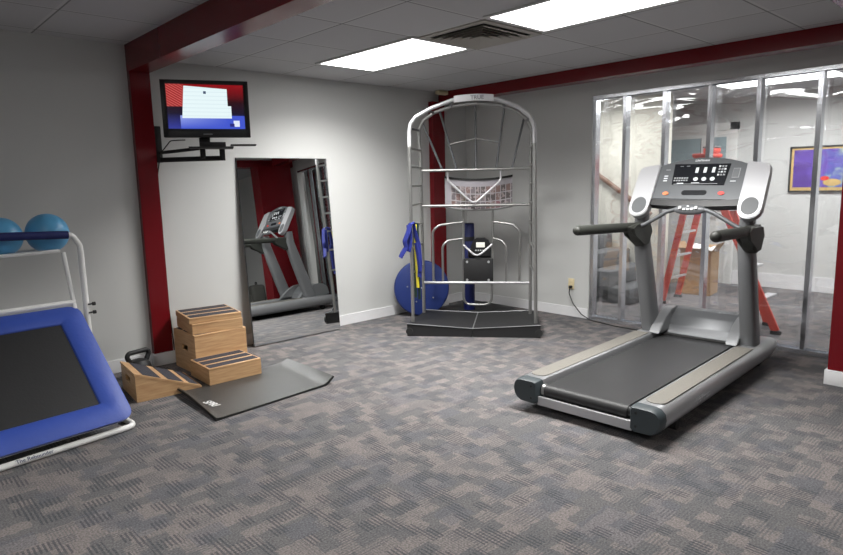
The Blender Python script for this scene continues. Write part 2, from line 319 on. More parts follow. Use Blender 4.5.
class MB:
    def __init__(s): s.bm = bmesh.new()
    def box(s, c, size, rot=None, bev=0.0, seg=2):
        b = bmesh.new(); bmesh.ops.create_cube(b, size=1.0)
        bmesh.ops.scale(b, vec=size, verts=b.verts)
        if bev > 0: bmesh.ops.bevel(b, geom=b.edges[:], offset=bev, segments=seg, affect='EDGES', profile=0.5)
        mt = Matrix.Translation(c)
        if rot: mt = mt @ Euler(rot).to_matrix().to_4x4()
        bmesh.ops.transform(b, matrix=mt, verts=b.verts); s.merge(b); return s
    def bb(s, a, c, bev=0.0):
        a, c = Vector(a), Vector(c)
        return s.box((a+c)/2, [abs(x) for x in (c-a)], bev=bev)
    def merge(s, b):
        me = bpy.data.meshes.new('t'); b.to_mesh(me); b.free(); s.bm.from_mesh(me); bpy.data.meshes.remove(me)
    def tube(s, pts, r, n=12, corner=0.0, closed=False, cap=True, scale_fn=None, flat=None):
        P = fillet(pts, corner, closed=closed); m = len(P); rings = []
        T = []
        for i in range(m):
            if closed: t = P[(i+1) % m]-P[i-1]
            else: t = P[min(i+1, m-1)]-P[max(i-1, 0)]
            T.append(t.normalized())
        ref = Vector((0, 0, 1)) if abs(T[0].z) < 0.9 else Vector((1, 0, 0))
        u = T[0].cross(ref).normalized()
        for i in range(m):
            u = (u - T[i]*u.dot(T[i])).normalized(); v = T[i].cross(u)
            k = scale_fn(i/(m-1)) if scale_fn else 1.0
            ru, rv = (r*k, r*k) if not flat else (flat[0]*k, flat[1]*k)
            ring = []
            for j in range(n):
                a = 2*PI*j/n
                ring.append(s.bm.verts.new(P[i] + u*math.cos(a)*ru + v*math.sin(a)*rv))
            rings.append(ring)
        rng_ = range(m if closed else m-1)
        for i in rng_:
            A, B = rings[i], rings[(i+1) % m]
            for j in range(n):
                try: s.bm.faces.new((A[j], A[(j+1) % n], B[(j+1) % n], B[j]))
                except ValueError: pass
        if cap and not closed:
            s.bm.faces.new(rings[0][::-1]); s.bm.faces.new(rings[-1])
        return s
    def cyl(s, a, b, r, n=20): return s.tube([a, b], r, n)
    def prism(s, poly, vec):
        """poly: list of 3-D points, extruded by vec"""
        vec = Vector(vec); A = [s.bm.verts.new(Vector(p)) for p in poly]; B = [s.bm.verts.new(Vector(p)+vec) for p in poly]
        n = len(A); s.bm.faces.new(A[::-1]); s.bm.faces.new(B)
        for i in range(n): s.bm.faces.new((A[i], A[(i+1) % n], B[(i+1) % n], B[i]))
        return s
    def sphere(s, c, r, sc=(1, 1, 1), seg=28):
        b = bmesh.new(); bmesh.ops.create_uvsphere(b, u_segments=seg, v_segments=seg//2, radius=r)
        bmesh.ops.transform(b, matrix=Matrix.Translation(c) @ Matrix.Diagonal((*sc, 1)), verts=b.verts); s.merge(b); return s
    def lathe(s, prof, n=40, mtx=None):
        b = bmesh.new(); rings = []
        for (r, z) in prof:
            rings.append([b.verts.new((r*math.cos(2*PI*j/n), r*math.sin(2*PI*j/n), z)) for j in range(n)] if r > 1e-6 else [b.verts.new((0, 0, z))])
        for A, B in zip(rings, rings[1:]):
            for j in range(n):
                k = (j+1) % n
                f = [A[j % len(A)], A[k % len(A)], B[k % len(B)], B[j % len(B)]]
                g = []
                for v in f:
                    if v not in g: g.append(v)
                if len(g) >= 3: b.faces.new(g)
        if mtx: bmesh.ops.transform(b, matrix=mtx, verts=b.verts)
        s.merge(b); return s
    def grid(s, fn, nu, nv, thick=0.0, closed=False):
        """surface fn(u,v)->point, solidified by thick along the normal"""
        b = bmesh.new()
        V = [[b.verts.new(fn(i/nu, j/nv)) for j in range(nv+1)] for i in range(nu+1)]
        uv = b.loops.layers.uv.new('UVMap')
        for i in range(nu):
            for j in range(nv):
                f = b.faces.new((V[i][j], V[i+1][j], V[i+1][j+1], V[i][j+1]))
                for l, (a, c) in zip(f.loops, ((i, j), (i+1, j), (i+1, j+1), (i, j+1))): l[uv].uv = (a/nu, c/nv)
        if thick:
            bmesh.ops.recalc_face_normals(b, faces=b.faces)
            bmesh.ops.solidify(b, geom=b.faces[:], thickness=thick)
        s.merge(b); return s
    def build(s, name, m, parent=None, smooth=True, loc=None, rot=None, ang=35):
        bmesh.ops.recalc_face_normals(s.bm, faces=s.bm.faces)
        me = bpy.data.meshes.new(name); s.bm.to_mesh(me); s.bm.free()
        me.materials.append(m)
        if smooth:
            for p in me.polygons: p.use_smooth = True
            me.set_sharp_from_angle(angle=math.radians(ang))
        o = bpy.data.objects.new(name, me); COL.objects.link(o)
        if parent: o.parent = parent
        if loc: o.location = loc
        if rot: o.rotation_euler = rot
        return o

def rebase(o, p):
    """give a world-space mesh its origin at p"""
    o.data.transform(Matrix.Translation(-Vector(p))); o.location = p; return o
def tag(o, label, cat, group=None):
    o['label'] = label; o['category'] = cat
    if group: o['group'] = group
    return o
def thing(name, label, cat, loc=(0, 0, 0), rotz=0.0, group=None):
    o = bpy.data.objects.new(name, None); COL.objects.link(o); o.location = loc; o.rotation_euler = (0, 0, rotz); o.empty_display_size = 0.1
    return tag(o, label, cat, group)
def struct(o): o['kind'] = 'structure'; return o
def text_mesh(name, body, size, m, parent, loc, rot, extrude=0.0008, bold=False, align='CENTER', shear=0.0):
    c = bpy.data.curves.new(name, 'FONT'); c.body = body; c.size = size; c.extrude = extrude; c.align_x = align; c.align_y = 'CENTER'; c.shear = shear
    if bold: c.offset = size*0.02
    t = bpy.data.objects.new('t', c); COL.objects.link(t)
    me = bpy.data.meshes.new_from_object(t.evaluated_get(bpy.context.evaluated_depsgraph_get()))
    bpy.data.objects.remove(t)
    me.materials.clear(); me.materials.append(m); me.name = name
    o = bpy.data.objects.new(name, me); COL.objects.link(o); o.parent = parent; o.location = loc; o.rotation_euler = rot
    return o

# ================================================================== THE SETTING
struct(MB().bb((-8.2, -8.6, -0.1), (4.0, 2.2, 0)).build('floor', M_carpet, smooth=False))
struct(MB().bb((-8.2, 0, 0), (-3.86-0.0, 0.12, 2.66)).bb((-3.86, 0, 0), (0.12, 0.12, 2.57)).build('wall_left', M_wall, smooth=False))
struct(MB().bb((0, -1.79, 0), (0.1, 0, 2.57)).bb((0, -4.23, 2.36), (0.1, -1.79, 2.57)).bb((0, -8.6, 0), (0.1, -4.23, 2.57)).build('wall_right', M_wall, smooth=False))
struct(MB().bb((-8.2, -8.7, 0), (0.1, -8.6, 2.66)).build('wall_back', M_wall, smooth=False))
struct(MB().bb((-8.3, -8.6, 0), (-8.2, 0.12, 2.66)).build('wall_camera_side', M_wall, smooth=False))
struct(MB().bb((3.29, -8.6, 0), (3.4, 2.2, 2.57)).build('wall_far', M_wall, smooth=False))
struct(MB().bb((0.12, 2.1, 0), (3.29, 2.2, 2.57)).build('wall_hall_end', M_wall, smooth=False))
struct(MB().bb((0.1, -8.7, 0), (3.4, -8.6, 2.57)).build('wall_hall_back', M_wall, smooth=False))
struct(MB().bb((2.0, -1.66, 0), (2.1, 2.1, 2.57)).build('wall_stairs', mat('cream_wall_paint', (0.56, 0.545, 0.48), 0.65, noise=0.03, nscale=1.2), smooth=False))
struct(MB().bb((-3.86, -8.7, 2.57), (3.4, 2.2, 2.76)).build('ceiling', M_ceil, smooth=False))
c2 = struct(MB().bb((-8.3, -8.7, 2.66), (-4.02, 0.12, 2.76)).build('ceiling', M_ceilL, smooth=False))
# baseboards
struct(MB().bb((-8.2, -0.012, 0), (-4.035, 0, 0.108)).bb((-3.845, -0.012, 0), (-0.66, 0, 0.108)).bb((-0.44, -0.012, 0), (0, 0, 0.108)).build('baseboard_left', M_base, smooth=False))
struct(MB().bb((-0.012, -1.785, 0), (0, -0.012, 0.108)).bb((-0.012, -8.6, 0), (0, -4.515, 0.108)).build('baseboard_right', M_base, smooth=False))
struct(MB().bb((3.278, -8.6, 0), (3.29, -2.02, 0.19)).bb((1.988, -1.66, 0), (2.0, -1.62, 0.19)).build('baseboard_far', M_base, smooth=False))
# red steel columns and beams
for nm, a, b in (('trim_column_left', (-4.02, -0.06, 0.108), (-3.86, 0.0, 2.45)), ('trim_column_corner', (-0.65, -0.07, 0.108), (-0.45, 0, 2.45)),
                 ('trim_column_right', (-0.74, -4.50, 0.108), (-0.12, -4.23, 2.45))):
    struct(MB().bb(a, b, bev=0.002).build(nm, M_red, smooth=False))
for nm, a, b in (('baseboard_column_left', (-4.035, -0.075, 0), (-3.845, 0, 0.108)), ('baseboard_column_corner', (-0.665, -0.083, 0), (-0.435, 0, 0.108)),
                 ('baseboard_column_right', (-0.755, -4.515, 0), (-0.105, -4.215, 0.108))):
    struct(MB().bb(a, b, bev=0.004).build(nm, M_base))
struct(MB().bb((-4.02, -8.6, 2.45), (-3.86, 0, 2.70)).build('trim_beam_left', M_red, smooth=False))
struct(MB().bb((-0.48, -4.20, 2.45), (-0.32, 0, 2.60)).build('trim_beam_right', M_red, smooth=False))
struct(MB().bb((-3.86, -4.50, 2.45), (-0.0, -4.34, 2.60)).build('trim_beam_cross', M_red, smooth=False))

# door with glazed top in the far wall
d = struct(MB().bb((3.25, -1.98, 0), (3.289, -0.98, 2.16)).build('door_1', M_white))
fr = MB()
for a, b in (((3.225, -2.05, 0), (3.289, -1.95, 2.24)), ((3.225, -1.01, 0), (3.289, -0.91, 2.24)), ((3.225, -2.05, 2.14), (3.289, -0.91, 2.24)), ((3.235, -1.66, 1.0), (3.25, -1.56, 2.14))): fr.bb(a, b)
fr.build('door_frame', M_white, d)
MB().bb((3.24, -1.55, 1.05), (3.25, -1.08, 2.05)).bb((3.24, -1.9, 1.05), (3.25, -1.67, 2.05)).build('door_glass', M_glassb, d)
MB().bb((3.236, -1.60, 1.05), (3.248, -1.55, 2.05)).bb((3.236, -1.57, 1.05), (3.248, -1.10, 1.09)).build('glazing_bar', M_blackm, d)
MB().tube([(3.25, -1.84, 0.98), (3.20, -1.84, 0.98), (3.20, -1.74, 0.98)], 0.011, corner=0.01).build('door_handle', M_steel, d)

# ================================================================== ceiling fittings
lbl = ['glowing ceiling light panel nearest the back corner, left of the air vent', 'glowing ceiling light panel at the top edge, right of the air vent',
       'ceiling light panel behind the camera on the upper ceiling', 'ceiling light panel over the left side of the upper ceiling',
       'ceiling light panel above the stairs beyond the partition', 'ceiling light panel above the ladder beyond the partition', 'ceiling light panel beyond the partition past the framed poster']
for (x, y, z, k), lb in zip(TROFFERS, lbl):
    t = thing('ceiling_light', lb, 'ceiling light', (x, y, z), 0, 'ceiling light panels')
    m = MB()
    for a, b in (((-0.325, -0.635, -0.012), (-0.295, 0.635, 0)), ((0.295, -0.635, -0.012), (0.325, 0.635, 0)), ((-0.295, -0.635, -0.012), (0.295, -0.60, 0)), ((-0.295, 0.60, -0.012), (0.295, 0.635, 0))): m.bb(a, b, bev=0.002)
    m.build('trim_frame', M_trim, t)
    MB().box((0, 0, -0.005), (0.59, 1.20, 0.008), bev=0.002).build('diffuser', M_diff, t)
t = thing('ceiling_vent', 'square louvred air vent in the ceiling between the light panels', 'air vent', (-2.28, -2.265, 2.57))
MB().bb((-0.275, -0.275, -0.004), (0.275, 0.275, -0.001)).build('dark_throat', M_blackm, t, smooth=False)
m = MB()
for a, b in (((-0.315, -0.315, -0.010), (-0.262, 0.315, 0)), ((0.262, -0.315, -0.010), (0.315, 0.315, 0)), ((-0.262, -0.315, -0.010), (0.262, -0.262, 0)), ((-0.262, 0.262, -0.010), (0.262, 0.315, 0))): m.bb(a, b)
m.build('face_plate', M_vent, t, smooth=False)
for k in range(5):
    a = 0.262-0.050*k; b_ = a-0.040; m = MB()
    P = [(-a, -a), (a, -a), (a, a), (-a, a)]; Q = [(-b_, -b_), (b_, -b_), (b_, b_), (-b_, b_)]
    for i in range(4):
        p0, p1, q1, q0 = P[i], P[(i+1) % 4], Q[(i+1) % 4], Q[i]
        m.prism([(p0[0], p0[1], -0.030), (p1[0], p1[1], -0.030), (q1[0], q1[1], -0.006), (q0[0], q0[1], -0.006)], (0, 0, 0.002))
    m.build('louvre', M_vent, t, smooth=False)
tag(rebase(MB().box((-0.53, -0.13, 2.545), (0.20, 0.07, 0.045), bev=0.01).build('ceiling_sensor', M_ivory), (-0.53, -0.13, 2.57)), 'small beige box on the ceiling above the corner red column', 'sensor')

# ================================================================== partition: studs, tracks, plastic film
STUD_Y = [-1.815, -2.155, -2.565, -2.99, -3.40, -3.86]
SL = ['galvanised partition stud at the edge of the painted wall', 'second galvanised stud from the painted wall, left of the treadmill', 'galvanised stud rising behind the left console edge of the treadmill',
      'galvanised stud rising behind the middle of the treadmill console', 'galvanised stud directly behind the right console arm of the treadmill', 'rightmost galvanised stud, crossing the colourful framed poster']
for y, lb in zip(STUD_Y, SL):
    w = 0.036; prof = [(0.004, -w/2), (0.088, -w/2), (0.088, -w/2+0.010), (0.0855, -w/2+0.010), (0.0855, -w/2+0.003), (0.0065, -w/2+0.003), (0.0065, w/2-0.003), (0.012, w/2-0.003), (0.012, w/2), (0.004, w/2)]
    o = MB().prism([(a, y+b, 0.006) for a, b in prof], (0, 0, 2.35)).build('metal_stud', M_galv, smooth=False)
    o.data.transform(Matrix.Translation((0, -y, 0))); o.location = (0, y, 0)
    # the far flange: a Z with the web turned to the room
    m = MB(); m.bb((0.004, -0.019, 0.006), (0.088, -0.0165, 2.352)); m.build('flange', M_galv, o, smooth=False)
    tag(o, lb, 'metal stud', 'metal studs of the open partition')
for nm, z0, z1, lb in (('metal_track', 0.0, 0.0, 'bottom galvanised track on the carpet under the partition studs'), ('metal_track', 2.33, 0, 'top galvanised track along the head of the partition')):
    m = MB(); s = 1 if z0 == 0 else -1; zb = z0 if z0 == 0 else 2.36
    m.bb((0.0, -4.21, zb), (0.092, -1.79, zb+s*0.002)); m.bb((0.0, -4.21, zb), (0.0025, -1.79, zb+s*0.034)); m.bb((0.0895, -4.21, zb), (0.092, -1.79, zb+s*0.034))
    tag(rebase(m.build(nm, M_galv, smooth=False), (0.046, -3.0, zb)), lb, 'metal track')
def film(u, v):
    y = -1.80-2.37*u; z = 0.002+2.33*v
    x = 0.114+0.010*math.sin(7*u+3*v)+0.005*math.sin(23*u-5*v)+0.004*math.sin(11*v+9*u)
    return (x, y, z)
f = tag(rebase(MB().grid(film, 90, 60, thick=0.0006).build('plastic_sheet', M_film), (0.106, -3.0, 0.002)), 'clear crinkled plastic film stretched across the open stud partition', 'plastic sheet')

# ================================================================== beyond the partition
# stairs
st = thing('staircase', 'carpeted staircase climbing left behind the plastic film', 'stairs', (1.45, -1.75, 0))
for i in range(9):
    y0 = i*0.27; h = 0.19*(i+1)
    MB().bb((-0.50, y0, h-0.19 if i else 0.0), (0.50, 2.8 if i == 8 else y0+0.29, h), bev=0.015).build('step', M_stair, st)
    if i: MB().bb((-0.50, y0+0.27, 0), (0.50, y0+0.29, h-0.19)).build('riser_block', M_stair, st)
h = thing('handrail', 'brown wooden handrail sloping down the stair wall', 'handrail', (1.93, -1.45, 1.0))
MB().tube([(0, -0.05, 0.03), (0, 1.6, 1.14)], 0.028, 12, flat=(0.022, 0.035)).build('rail', M_hand, h)
for yy in (0.2, 1.1): MB().tube([(0, yy, 0.03+0.672*(yy+0.05)-0.03), (0.03, yy, 0.672*(yy+0.05)-0.05), (0.069, yy, 0.672*(yy+0.05)-0.05)], 0.008).build('bracket', M_steel, h)
# ladder
def lerp(a, b, t): return Vector(a)*(1-t)+Vector(b)*t
L0 = Vector((1.25, -2.45, 0)); ld = thing('step_ladder', 'red-orange fibreglass step ladder standing open behind the treadmill', 'ladder', L0)
A1, A2 = Vector((1.10, -2.43, 1.72))-L0, Vector((1.48, -2.43, 1.72))-L0
P1, P2 = Vector((1.31, -1.99, 0.03))-L0, Vector((1.82, -1.95, 0.03))-L0
R1, R2 = Vector((0.57, -3.48, 0.03))-L0, Vector((0.90, -3.30, 0.03))-L0
def rail(a, b, w=0.07, t=0.026):
    d = (Vector(b)-Vector(a)).normalized(); sx = Vector((1, 0, 0)); sx = (sx-d*sx.dot(d)).normalized(); n = d.cross(sx)
    m = MB(); P = [Vector(a)+sx*i*t/2+n*j*w/2 for i, j in ((-1, -1), (1, -1), (1, 1), (-1, 1))]
    m.prism(P, Vector(b)-Vector(a)); return m
for a, b in ((P1, A1), (P2, A2), (R1, A1+Vector((0, -0.05, 0))), (R2, A2+Vector((0, -0.05, 0)))):
    sr_ = rail(a, b).build('side_rail', M_ladder, ld)
    MB().box(Vector(a)-Vector((0, 0, 0.012)), (0.05, 0.09, 0.034), bev=0.006).build('foot', M_blackm, sr_)
for k in range(1, 6):
    a, b = lerp(P1, A1, k/6), lerp(P2, A2, k/6); MB().bb((a.x, a.y-0.012, a.z-0.012), (b.x, a.y+0.012, a.z+0.012)).build('brace_rung', M_alu, ld)
    a, b = lerp(R1, A1, k/6), lerp(R2, A2, k/6); MB().bb((a.x, a.y-0.04, a.z-0.014), (b.x, a.y+0.05, a.z+0.014), bev=0.003).build('step', M_alu, ld)
MB().box((A1+A2)/2+Vector((0, -0.03, 0.02)), (0.46, 0.15, 0.04), bev=0.012).build('top_cap', M_ladder, ld)
tb = thing('toolbox', 'small red and grey toolbox on top of the ladder', 'toolbox', (1.40, -2.46, 1.762))
MB().box((0, 0, 0.035), (0.20, 0.12, 0.06), bev=0.012).build('body', M_ladder, tb)
tlid = MB().box((0, 0, 0.072), (0.205, 0.125, 0.022), bev=0.008).build('lid', M_tmgrey, tb)
MB().tube([(-0.05, 0, 0.082), (-0.05, 0, 0.10), (0.05, 0, 0.10), (0.05, 0, 0.082)], 0.007, corner=0.02).build('handle', M_blackm, tlid)
# cardboard box
cb = thing('cardboard_box', 'open brown cardboard box on the carpet behind the ladder', 'box', (2.26, -2.02, 0.002), 0.10)
m = MB(); bx, by, bh, tk = 0.17, 0.19, 0.56, 0.006
m.bb((-bx, -by, 0), (bx, by, tk)); m.bb((-bx, -by, 0), (-bx+tk, by, bh)); m.bb((bx-tk, -by, 0), (bx, by, bh)); m.bb((-bx, -by, 0), (bx, -by+tk, bh)); m.bb((-bx, by-tk, 0), (bx, by, bh))
m.build('carton', M_card, cb, smooth=False)
for s in (-1, 1):
    m = MB(); m.prism([(s*bx, -by, bh), (s*bx, by, bh), (s*(bx+0.11), by-0.01, bh+0.05), (s*(bx+0.11), -by+0.01, bh+0.05)], (0, 0, tk)); m.build('flap', M_card, cb, smooth=False)
    m = MB(); m.prism([(-bx, s*by, bh), (bx, s*by, bh), (bx-0.01, s*(by+0.06), bh+0.10), (-bx+0.01, s*(by+0.06), bh+0.10)], (0, 0, tk)); m.build('flap', M_card, cb, smooth=False)
pp = MB()
for k in range(5):
    sx, sy, ro = random.uniform(-.06, .06), random.uniform(-.10, .06), random.uniform(0, 3)
    def fn(u, v, k=k, sx=sx, sy=sy, ro=ro):
        x, y = (u-.5)*.2, (v-.5)*.24; zz = bh-0.02+0.012*k+0.05*math.sin(u*5+k)*math.cos(v*4+k)
        return (sx+x*math.cos(ro)-y*math.sin(ro), sy+x*math.sin(ro)+y*math.cos(ro), zz)
    pp.grid(fn, 8, 8, thick=0.001)
o = pp.build('packing_paper', M_whitep); o.location = (2.26, -2.02, 0.01); tag(o, 'crumpled white paper heaped in the mouth of the cardboard box', 'paper')
# framed poster
ps = thing('framed_poster', 'purple and green poster in a gold frame on the far wall', 'poster', (3.289, -3.16, 1.575))
PW, PH = 0.92, 0.58
m = MB()
for a, b in (((-.03, -PW/2, -PH/2), (0, -PW/2+.02, PH/2)), ((-.03, PW/2-.02, -PH/2), (0, PW/2, PH/2)), ((-.03, -PW/2, PH/2-.02), (0, PW/2, PH/2)), ((-.03, -PW/2, -PH/2), (0, PW/2, -PH/2+.02))): m.bb(a, b)
m.build('outer_frame', M_blackm, ps, smooth=False)
MB().bb((-.018, -PW/2+.02, -PH/2+.02), (-.001, PW/2-.02, PH/2-.02)).build('gold_mount', M_gold, ps, smooth=False)
MB().bb((-.021, -PW/2+.05, -PH/2+.06), (-.019, PW/2-.05, PH/2-.045)).build('print', poster_material(), ps, smooth=False)
for (yy, zz, a, b, mm) in ((-0.03, -0.17, .10, .045, M_gold), (0.05, -0.12, .05, .03, M_redb), (-0.23, 0.0, .09, .02, M_whitep), (-0.3, -0.1, .07, .05, M_btn)):
    m = MB().sphere((0, 0, 0), 1, sc=(0.002, a, b), seg=20); m.build('painted_shape', mm, ps, loc=(-.022, yy, zz))

# ================================================================== mirror leaning on the left wall
ML = Vector((-2.635, 0, 0)); tilt = math.atan2(0.127, 1.77)
mr = thing('wall_mirror', 'tall frameless mirror leaning against the wall beside the wooden boxes', 'mirror', (-2.635, -0.143, 0.010))
mr.rotation_euler = (-tilt, 0, -0.012)
MB().bb((-0.492, -0.004, 0), (0.492, 0.0, 1.77)).build('mirror_glass', M_mirror, mr, smooth=False)
MB().bb((-0.496, 0.0005, -0.002), (0.496, 0.010, 1.774)).build('backing_board', M_tmdark, mr, smooth=False)

# ================================================================== television on wall bracket
TVC = Vector((-3.60, -0.50, 2.135)); phi = math.radians(-25)
tv = thing('television', 'flat black television showing a white document on red and blue', 'television', TVC, phi)
TW, TH = 0.665, 0.445
MB().box((0, 0.02, 0), (TW, 0.045, TH), bev=0.008).box((0, 0.055, 0), (TW*0.75, 0.05, TH*0.7), bev=0.02).build('housing', M_black, tv)
SW, SH = 0.585, 0.345
MB().bb((-SW/2, -0.0045, -SH/2), (SW/2, -0.0025, SH/2)).build('screen', screen_material(SW, SH), tv, smooth=False, loc=(0, 0, 0.018))
m = MB()
for a, b in (((-TW/2, -0.012, -TH/2), (-SW/2-.004, 0.0, TH/2)), ((SW/2+.004, -0.012, -TH/2), (TW/2, 0.0, TH/2)), ((-TW/2, -0.012, SH/2+.020), (TW/2, 0.0, TH/2)), ((-TW/2, -0.012, -TH/2), (TW/2, 0.0, -SH/2+.014))): m.bb(a, b, bev=0.003)
m.build('bezel', M_black, tv)
MB().bb((-0.035, -0.0135, -0.2), (0.035, -0.0122, -0.194)).build('maker_mark', M_btnd, tv)
br = thing('tv_wall_bracket', 'black swing-arm wall bracket holding up the television', 'bracket', (-3.82, -0.002, 1.88))
MB().bb((-0.025, -0.022, -0.15), (0.025, 0, 0.15), bev=0.004).build('wall_plate', M_blackm, br)
MB().tube([(0, -0.03, -0.13), (0.10, -0.18, -0.13), (0.33, -0.50, -0.13)], 0.018, flat=(0.013, 0.02)).build('lower_arm', M_blackm, br)
MB().tube([(0, -0.03, -0.07), (0.02, -0.22, -0.07), (0.18, -0.40, -0.05)], 0.014).build('upper_arm', M_blackm, br)
MB().cyl((0.33, -0.5, -0.15), (0.33, -0.5, -0.06), 0.022).build('pivot', M_blackm, br)
MB().cyl((0.20, -0.42, -0.13), (0.20, -0.42, 0.03), 0.022).build('pivot', M_blackm, br)
MB().box((0.22, -0.43, 0.035), (0.08, 0.05, 0.09), rot=(0, 0, phi), bev=0.004).box((0.15, -0.40, 0.15), (0.2, 0.02, 0.2), rot=(0, 0, phi), bev=0.003).build('mount_plate', M_blackm, br)
MB().box((0.24, -0.50, -0.05), (0.34, 0.24, 0.010), rot=(0, 0, phi), bev=0.002).box((0.46, -0.62, -0.03), (0.2, 0.16, 0.007), rot=(0, 0, phi)).build('tray', M_blackm, br)
mp_ = tag(MB().box((0, 0, 0.018), (0.2, 0.14, 0.034), bev=0.004).build('media_player', M_blackm, loc=(-3.575, -0.52, 1.837), rot=(0, 0, phi)), 'thin black media player box on the tray under the television', 'media player')
o = MB().tube([(-3.72, -0.33, 1.90), (-3.79, -0.20, 1.90), (-3.84, -0.09, 1.80), (-3.85, -0.012, 1.62), (-3.846, -0.010, 1.2), (-3.853, -0.010, 0.6), (-3.836, -0.020, 0.15), (-3.84, -0.03, 0.008), (-3.80, -0.06, 0.006)], 0.0045, 8, corner=0.05).build('power_cable', M_blackm)
tag(rebase(o, (-3.84, -0.03, 0.006)), 'thin black cable hanging beside the left red column from the television', 'cable')

# ================================================================== wooden step boxes
def step_box(name, label, c, size, rot, strips=3, hole=False, notch=False):
    w, dd, h = size
    t = thing(name, label, 'step box', c, rot, 'plywood step boxes')
    tk = 0.018
    b = MB(); 
    b.bb((-w/2, -dd/2, 0), (w/2, -dd/2+tk, h-tk)); b.bb((-w/2, dd/2-tk, 0), (w/2, dd/2, h-tk))
    b.bb((w/2-tk, -dd/2+tk, 0), (w/2, dd/2-tk, h-tk))
    if hole:
        b.bb((-w/2, -dd/2+tk, 0), (-w/2+tk, dd/2-tk, h*0.52)); b.bb((-w/2, -dd/2+tk, h*0.52+0.05), (-w/2+tk, dd/2-tk, h-tk))
        b.bb((-w/2, -dd/2+tk, h*0.52), (-w/2+tk, -0.06, h*0.52+0.05)); b.bb((-w/2, 0.06, h*0.52), (-w/2+tk, dd/2-tk, h*0.52+0.05))
    else: b.bb((-w/2, -dd/2+tk, 0), (-w/2+tk, dd/2-tk, h-tk))
    b.build('side_panel', M_wood, t, smooth=False)
    tp = MB().box((0, 0, h-tk/2), (w, dd, tk), bev=0.003).build('top_panel', M_wood, t)
    for k in range(strips):
        y = -dd/2 + dd*(k+0.5)/strips
        MB().box((0.0, y, h+0.0012), (w*0.93, dd/strips*0.72, 0.002)).build('grip_strip', M_grip, tp, smooth=False)
    return t
step_box('step_box', 'largest plywood box, bottom of the stack behind the small box', (-3.655, -0.375, 0.0), (0.45, 0.43, 0.33), 0.0, 3, hole=True)
step_box('step_box', 'middle plywood box of the stack, between largest box and top slab', (-3.645, -0.36, 0.3325), (0.42, 0.43, 0.085), -0.10, 3)
step_box('step_box', 'thin plywood slab topmost on the stack, with three black grip strips', (-3.645, -0.345, 0.4205), (0.43, 0.44, 0.046), -0.16 + 0.02, 3)
step_box('step_box', 'low plywood box standing on the black exercise mat, black grip strips', (-3.722, -0.785, 0.0165), (0.43, 0.37, 0.130), -0.02, 3)
# slant board
sb = thing('slant_board', 'wedge-shaped plywood slant board beside the blue trampoline', 'slant board', (-4.455, -0.90, 0), -0.09)
SWD, SDP, HL, HR = 0.46, 0.43, 0.215, 0.03
m = MB(); m.prism([(0, 0, 0), (SWD, 0, 0), (SWD, 0, HR-0.016), (0, 0, HL-0.016)], (0, 0.018, 0)); m.prism([(0, SDP-0.018, 0), (SWD, SDP-0.018, 0), (SWD, SDP-0.018, HR-0.016), (0, SDP-0.018, HL-0.016)], (0, 0.018, 0))
m.bb((0, 0.018, 0), (0.018, 0.16, HL-0.03)); m.bb((0, 0.30, 0), (0.018, SDP-0.018, HL-0.03)); m.bb((0, 0.16, 0), (0.018, 0.30, 0.10)); m.bb((0, 0.16, 0.15), (0.018, 0.30, HL-0.03))
m.build('side_panel', M_wood, sb, smooth=False)
sl = (HR-HL)/SWD
m = MB(); m.prism([(-0.004, -0.004, HL-0.016), (SWD, -0.004, HR-0.016), (SWD, -0.004, HR), (-0.004, -0.004, HL)], (0, SDP+0.008, 0)); stp = m.build('sloping_top', M_wood, sb, smooth=False)
for x0, x1 in ((0.055, 0.175), (0.225, 0.335), (0.375, 0.44)):
    m = MB(); m.prism([(x0, 0.012, HL+sl*x0+0.0003), (x1, 0.012, HL+sl*x1+0.0003), (x1, 0.012, HL+sl*x1+0.0025), (x0, 0.012, HL+sl*x0+0.0025)], (0, SDP-0.024, 0)); m.build('grip_strip', M_grip, stp, smooth=False)
# kettlebell
kb = thing('kettlebell', 'black kettlebell behind the slant board, by the red column', 'kettlebell', (-4.225, -0.28, 0.0), 0.25)
MB().lathe([(0, 0), (0.055, 0), (0.075, 0.015), (0.092, 0.05), (0.095, 0.085), (0.085, 0.12), (0.06, 0.145), (0, 0.155)]).build('bell', M_rub, kb)
MB().tube([(-0.055, 0, 0.11), (-0.098, 0, 0.185), (-0.08, 0, 0.215), (0.08, 0, 0.215), (0.098, 0, 0.185), (0.055, 0, 0.11)], 0.019, 14, corner=0.045).build('handle', M_rub, kb)
# exercise mat
mt = thing('exercise_mat', 'black foam exercise mat unrolled in front of the wooden boxes', 'exercise mat', (-3.7, -1.2, 0))
mc = {'fl': Vector((-4.215, -1.655, 0)), 'fr': Vector((-3.225, -1.575, 0)), 'bl': Vector((-4.17, -0.905, 0)), 'br': Vector((-3.165, -0.80, 0))}
def matfn(u, v, dz=0.0):
    p = (mc['fl']*(1-u)+mc['fr']*u)*(1-v) + (mc['bl']*(1-u)+mc['br']*u)*v - Vector((-3.7, -1.2, 0))
    z = 0.004
    if u < 0.06: z += 0.04*((0.06-u)/0.06)**1.6*min(1, max(0, 0.25+v*1.2))
    if u > 0.90: z += 0.055*((u-0.90)/0.10)**1.5*(1.0-0.6*v)
    return (p.x, p.y, z+dz)
m = MB(); m.grid(lambda u, v: matfn(u, v), 40, 20, thick=-0.010); o = m.build('mat_underlayer', M_matb, mt)
m = MB(); m.grid(lambda u, v: matfn(0.004+u*0.992, 0.004+v*0.992, 0.0102), 40, 20, thick=-0.0018); o = m.build('mat_surface', M_matf, mt)
text_mesh('printed_logo', 'SPRI', 0.078, M_whitep, mt, (-4.110+3.7, -1.35+1.2, 0.0182), (0, 0, -PI/2+0.12), bold=True, shear=0.2, extrude=0.0004)

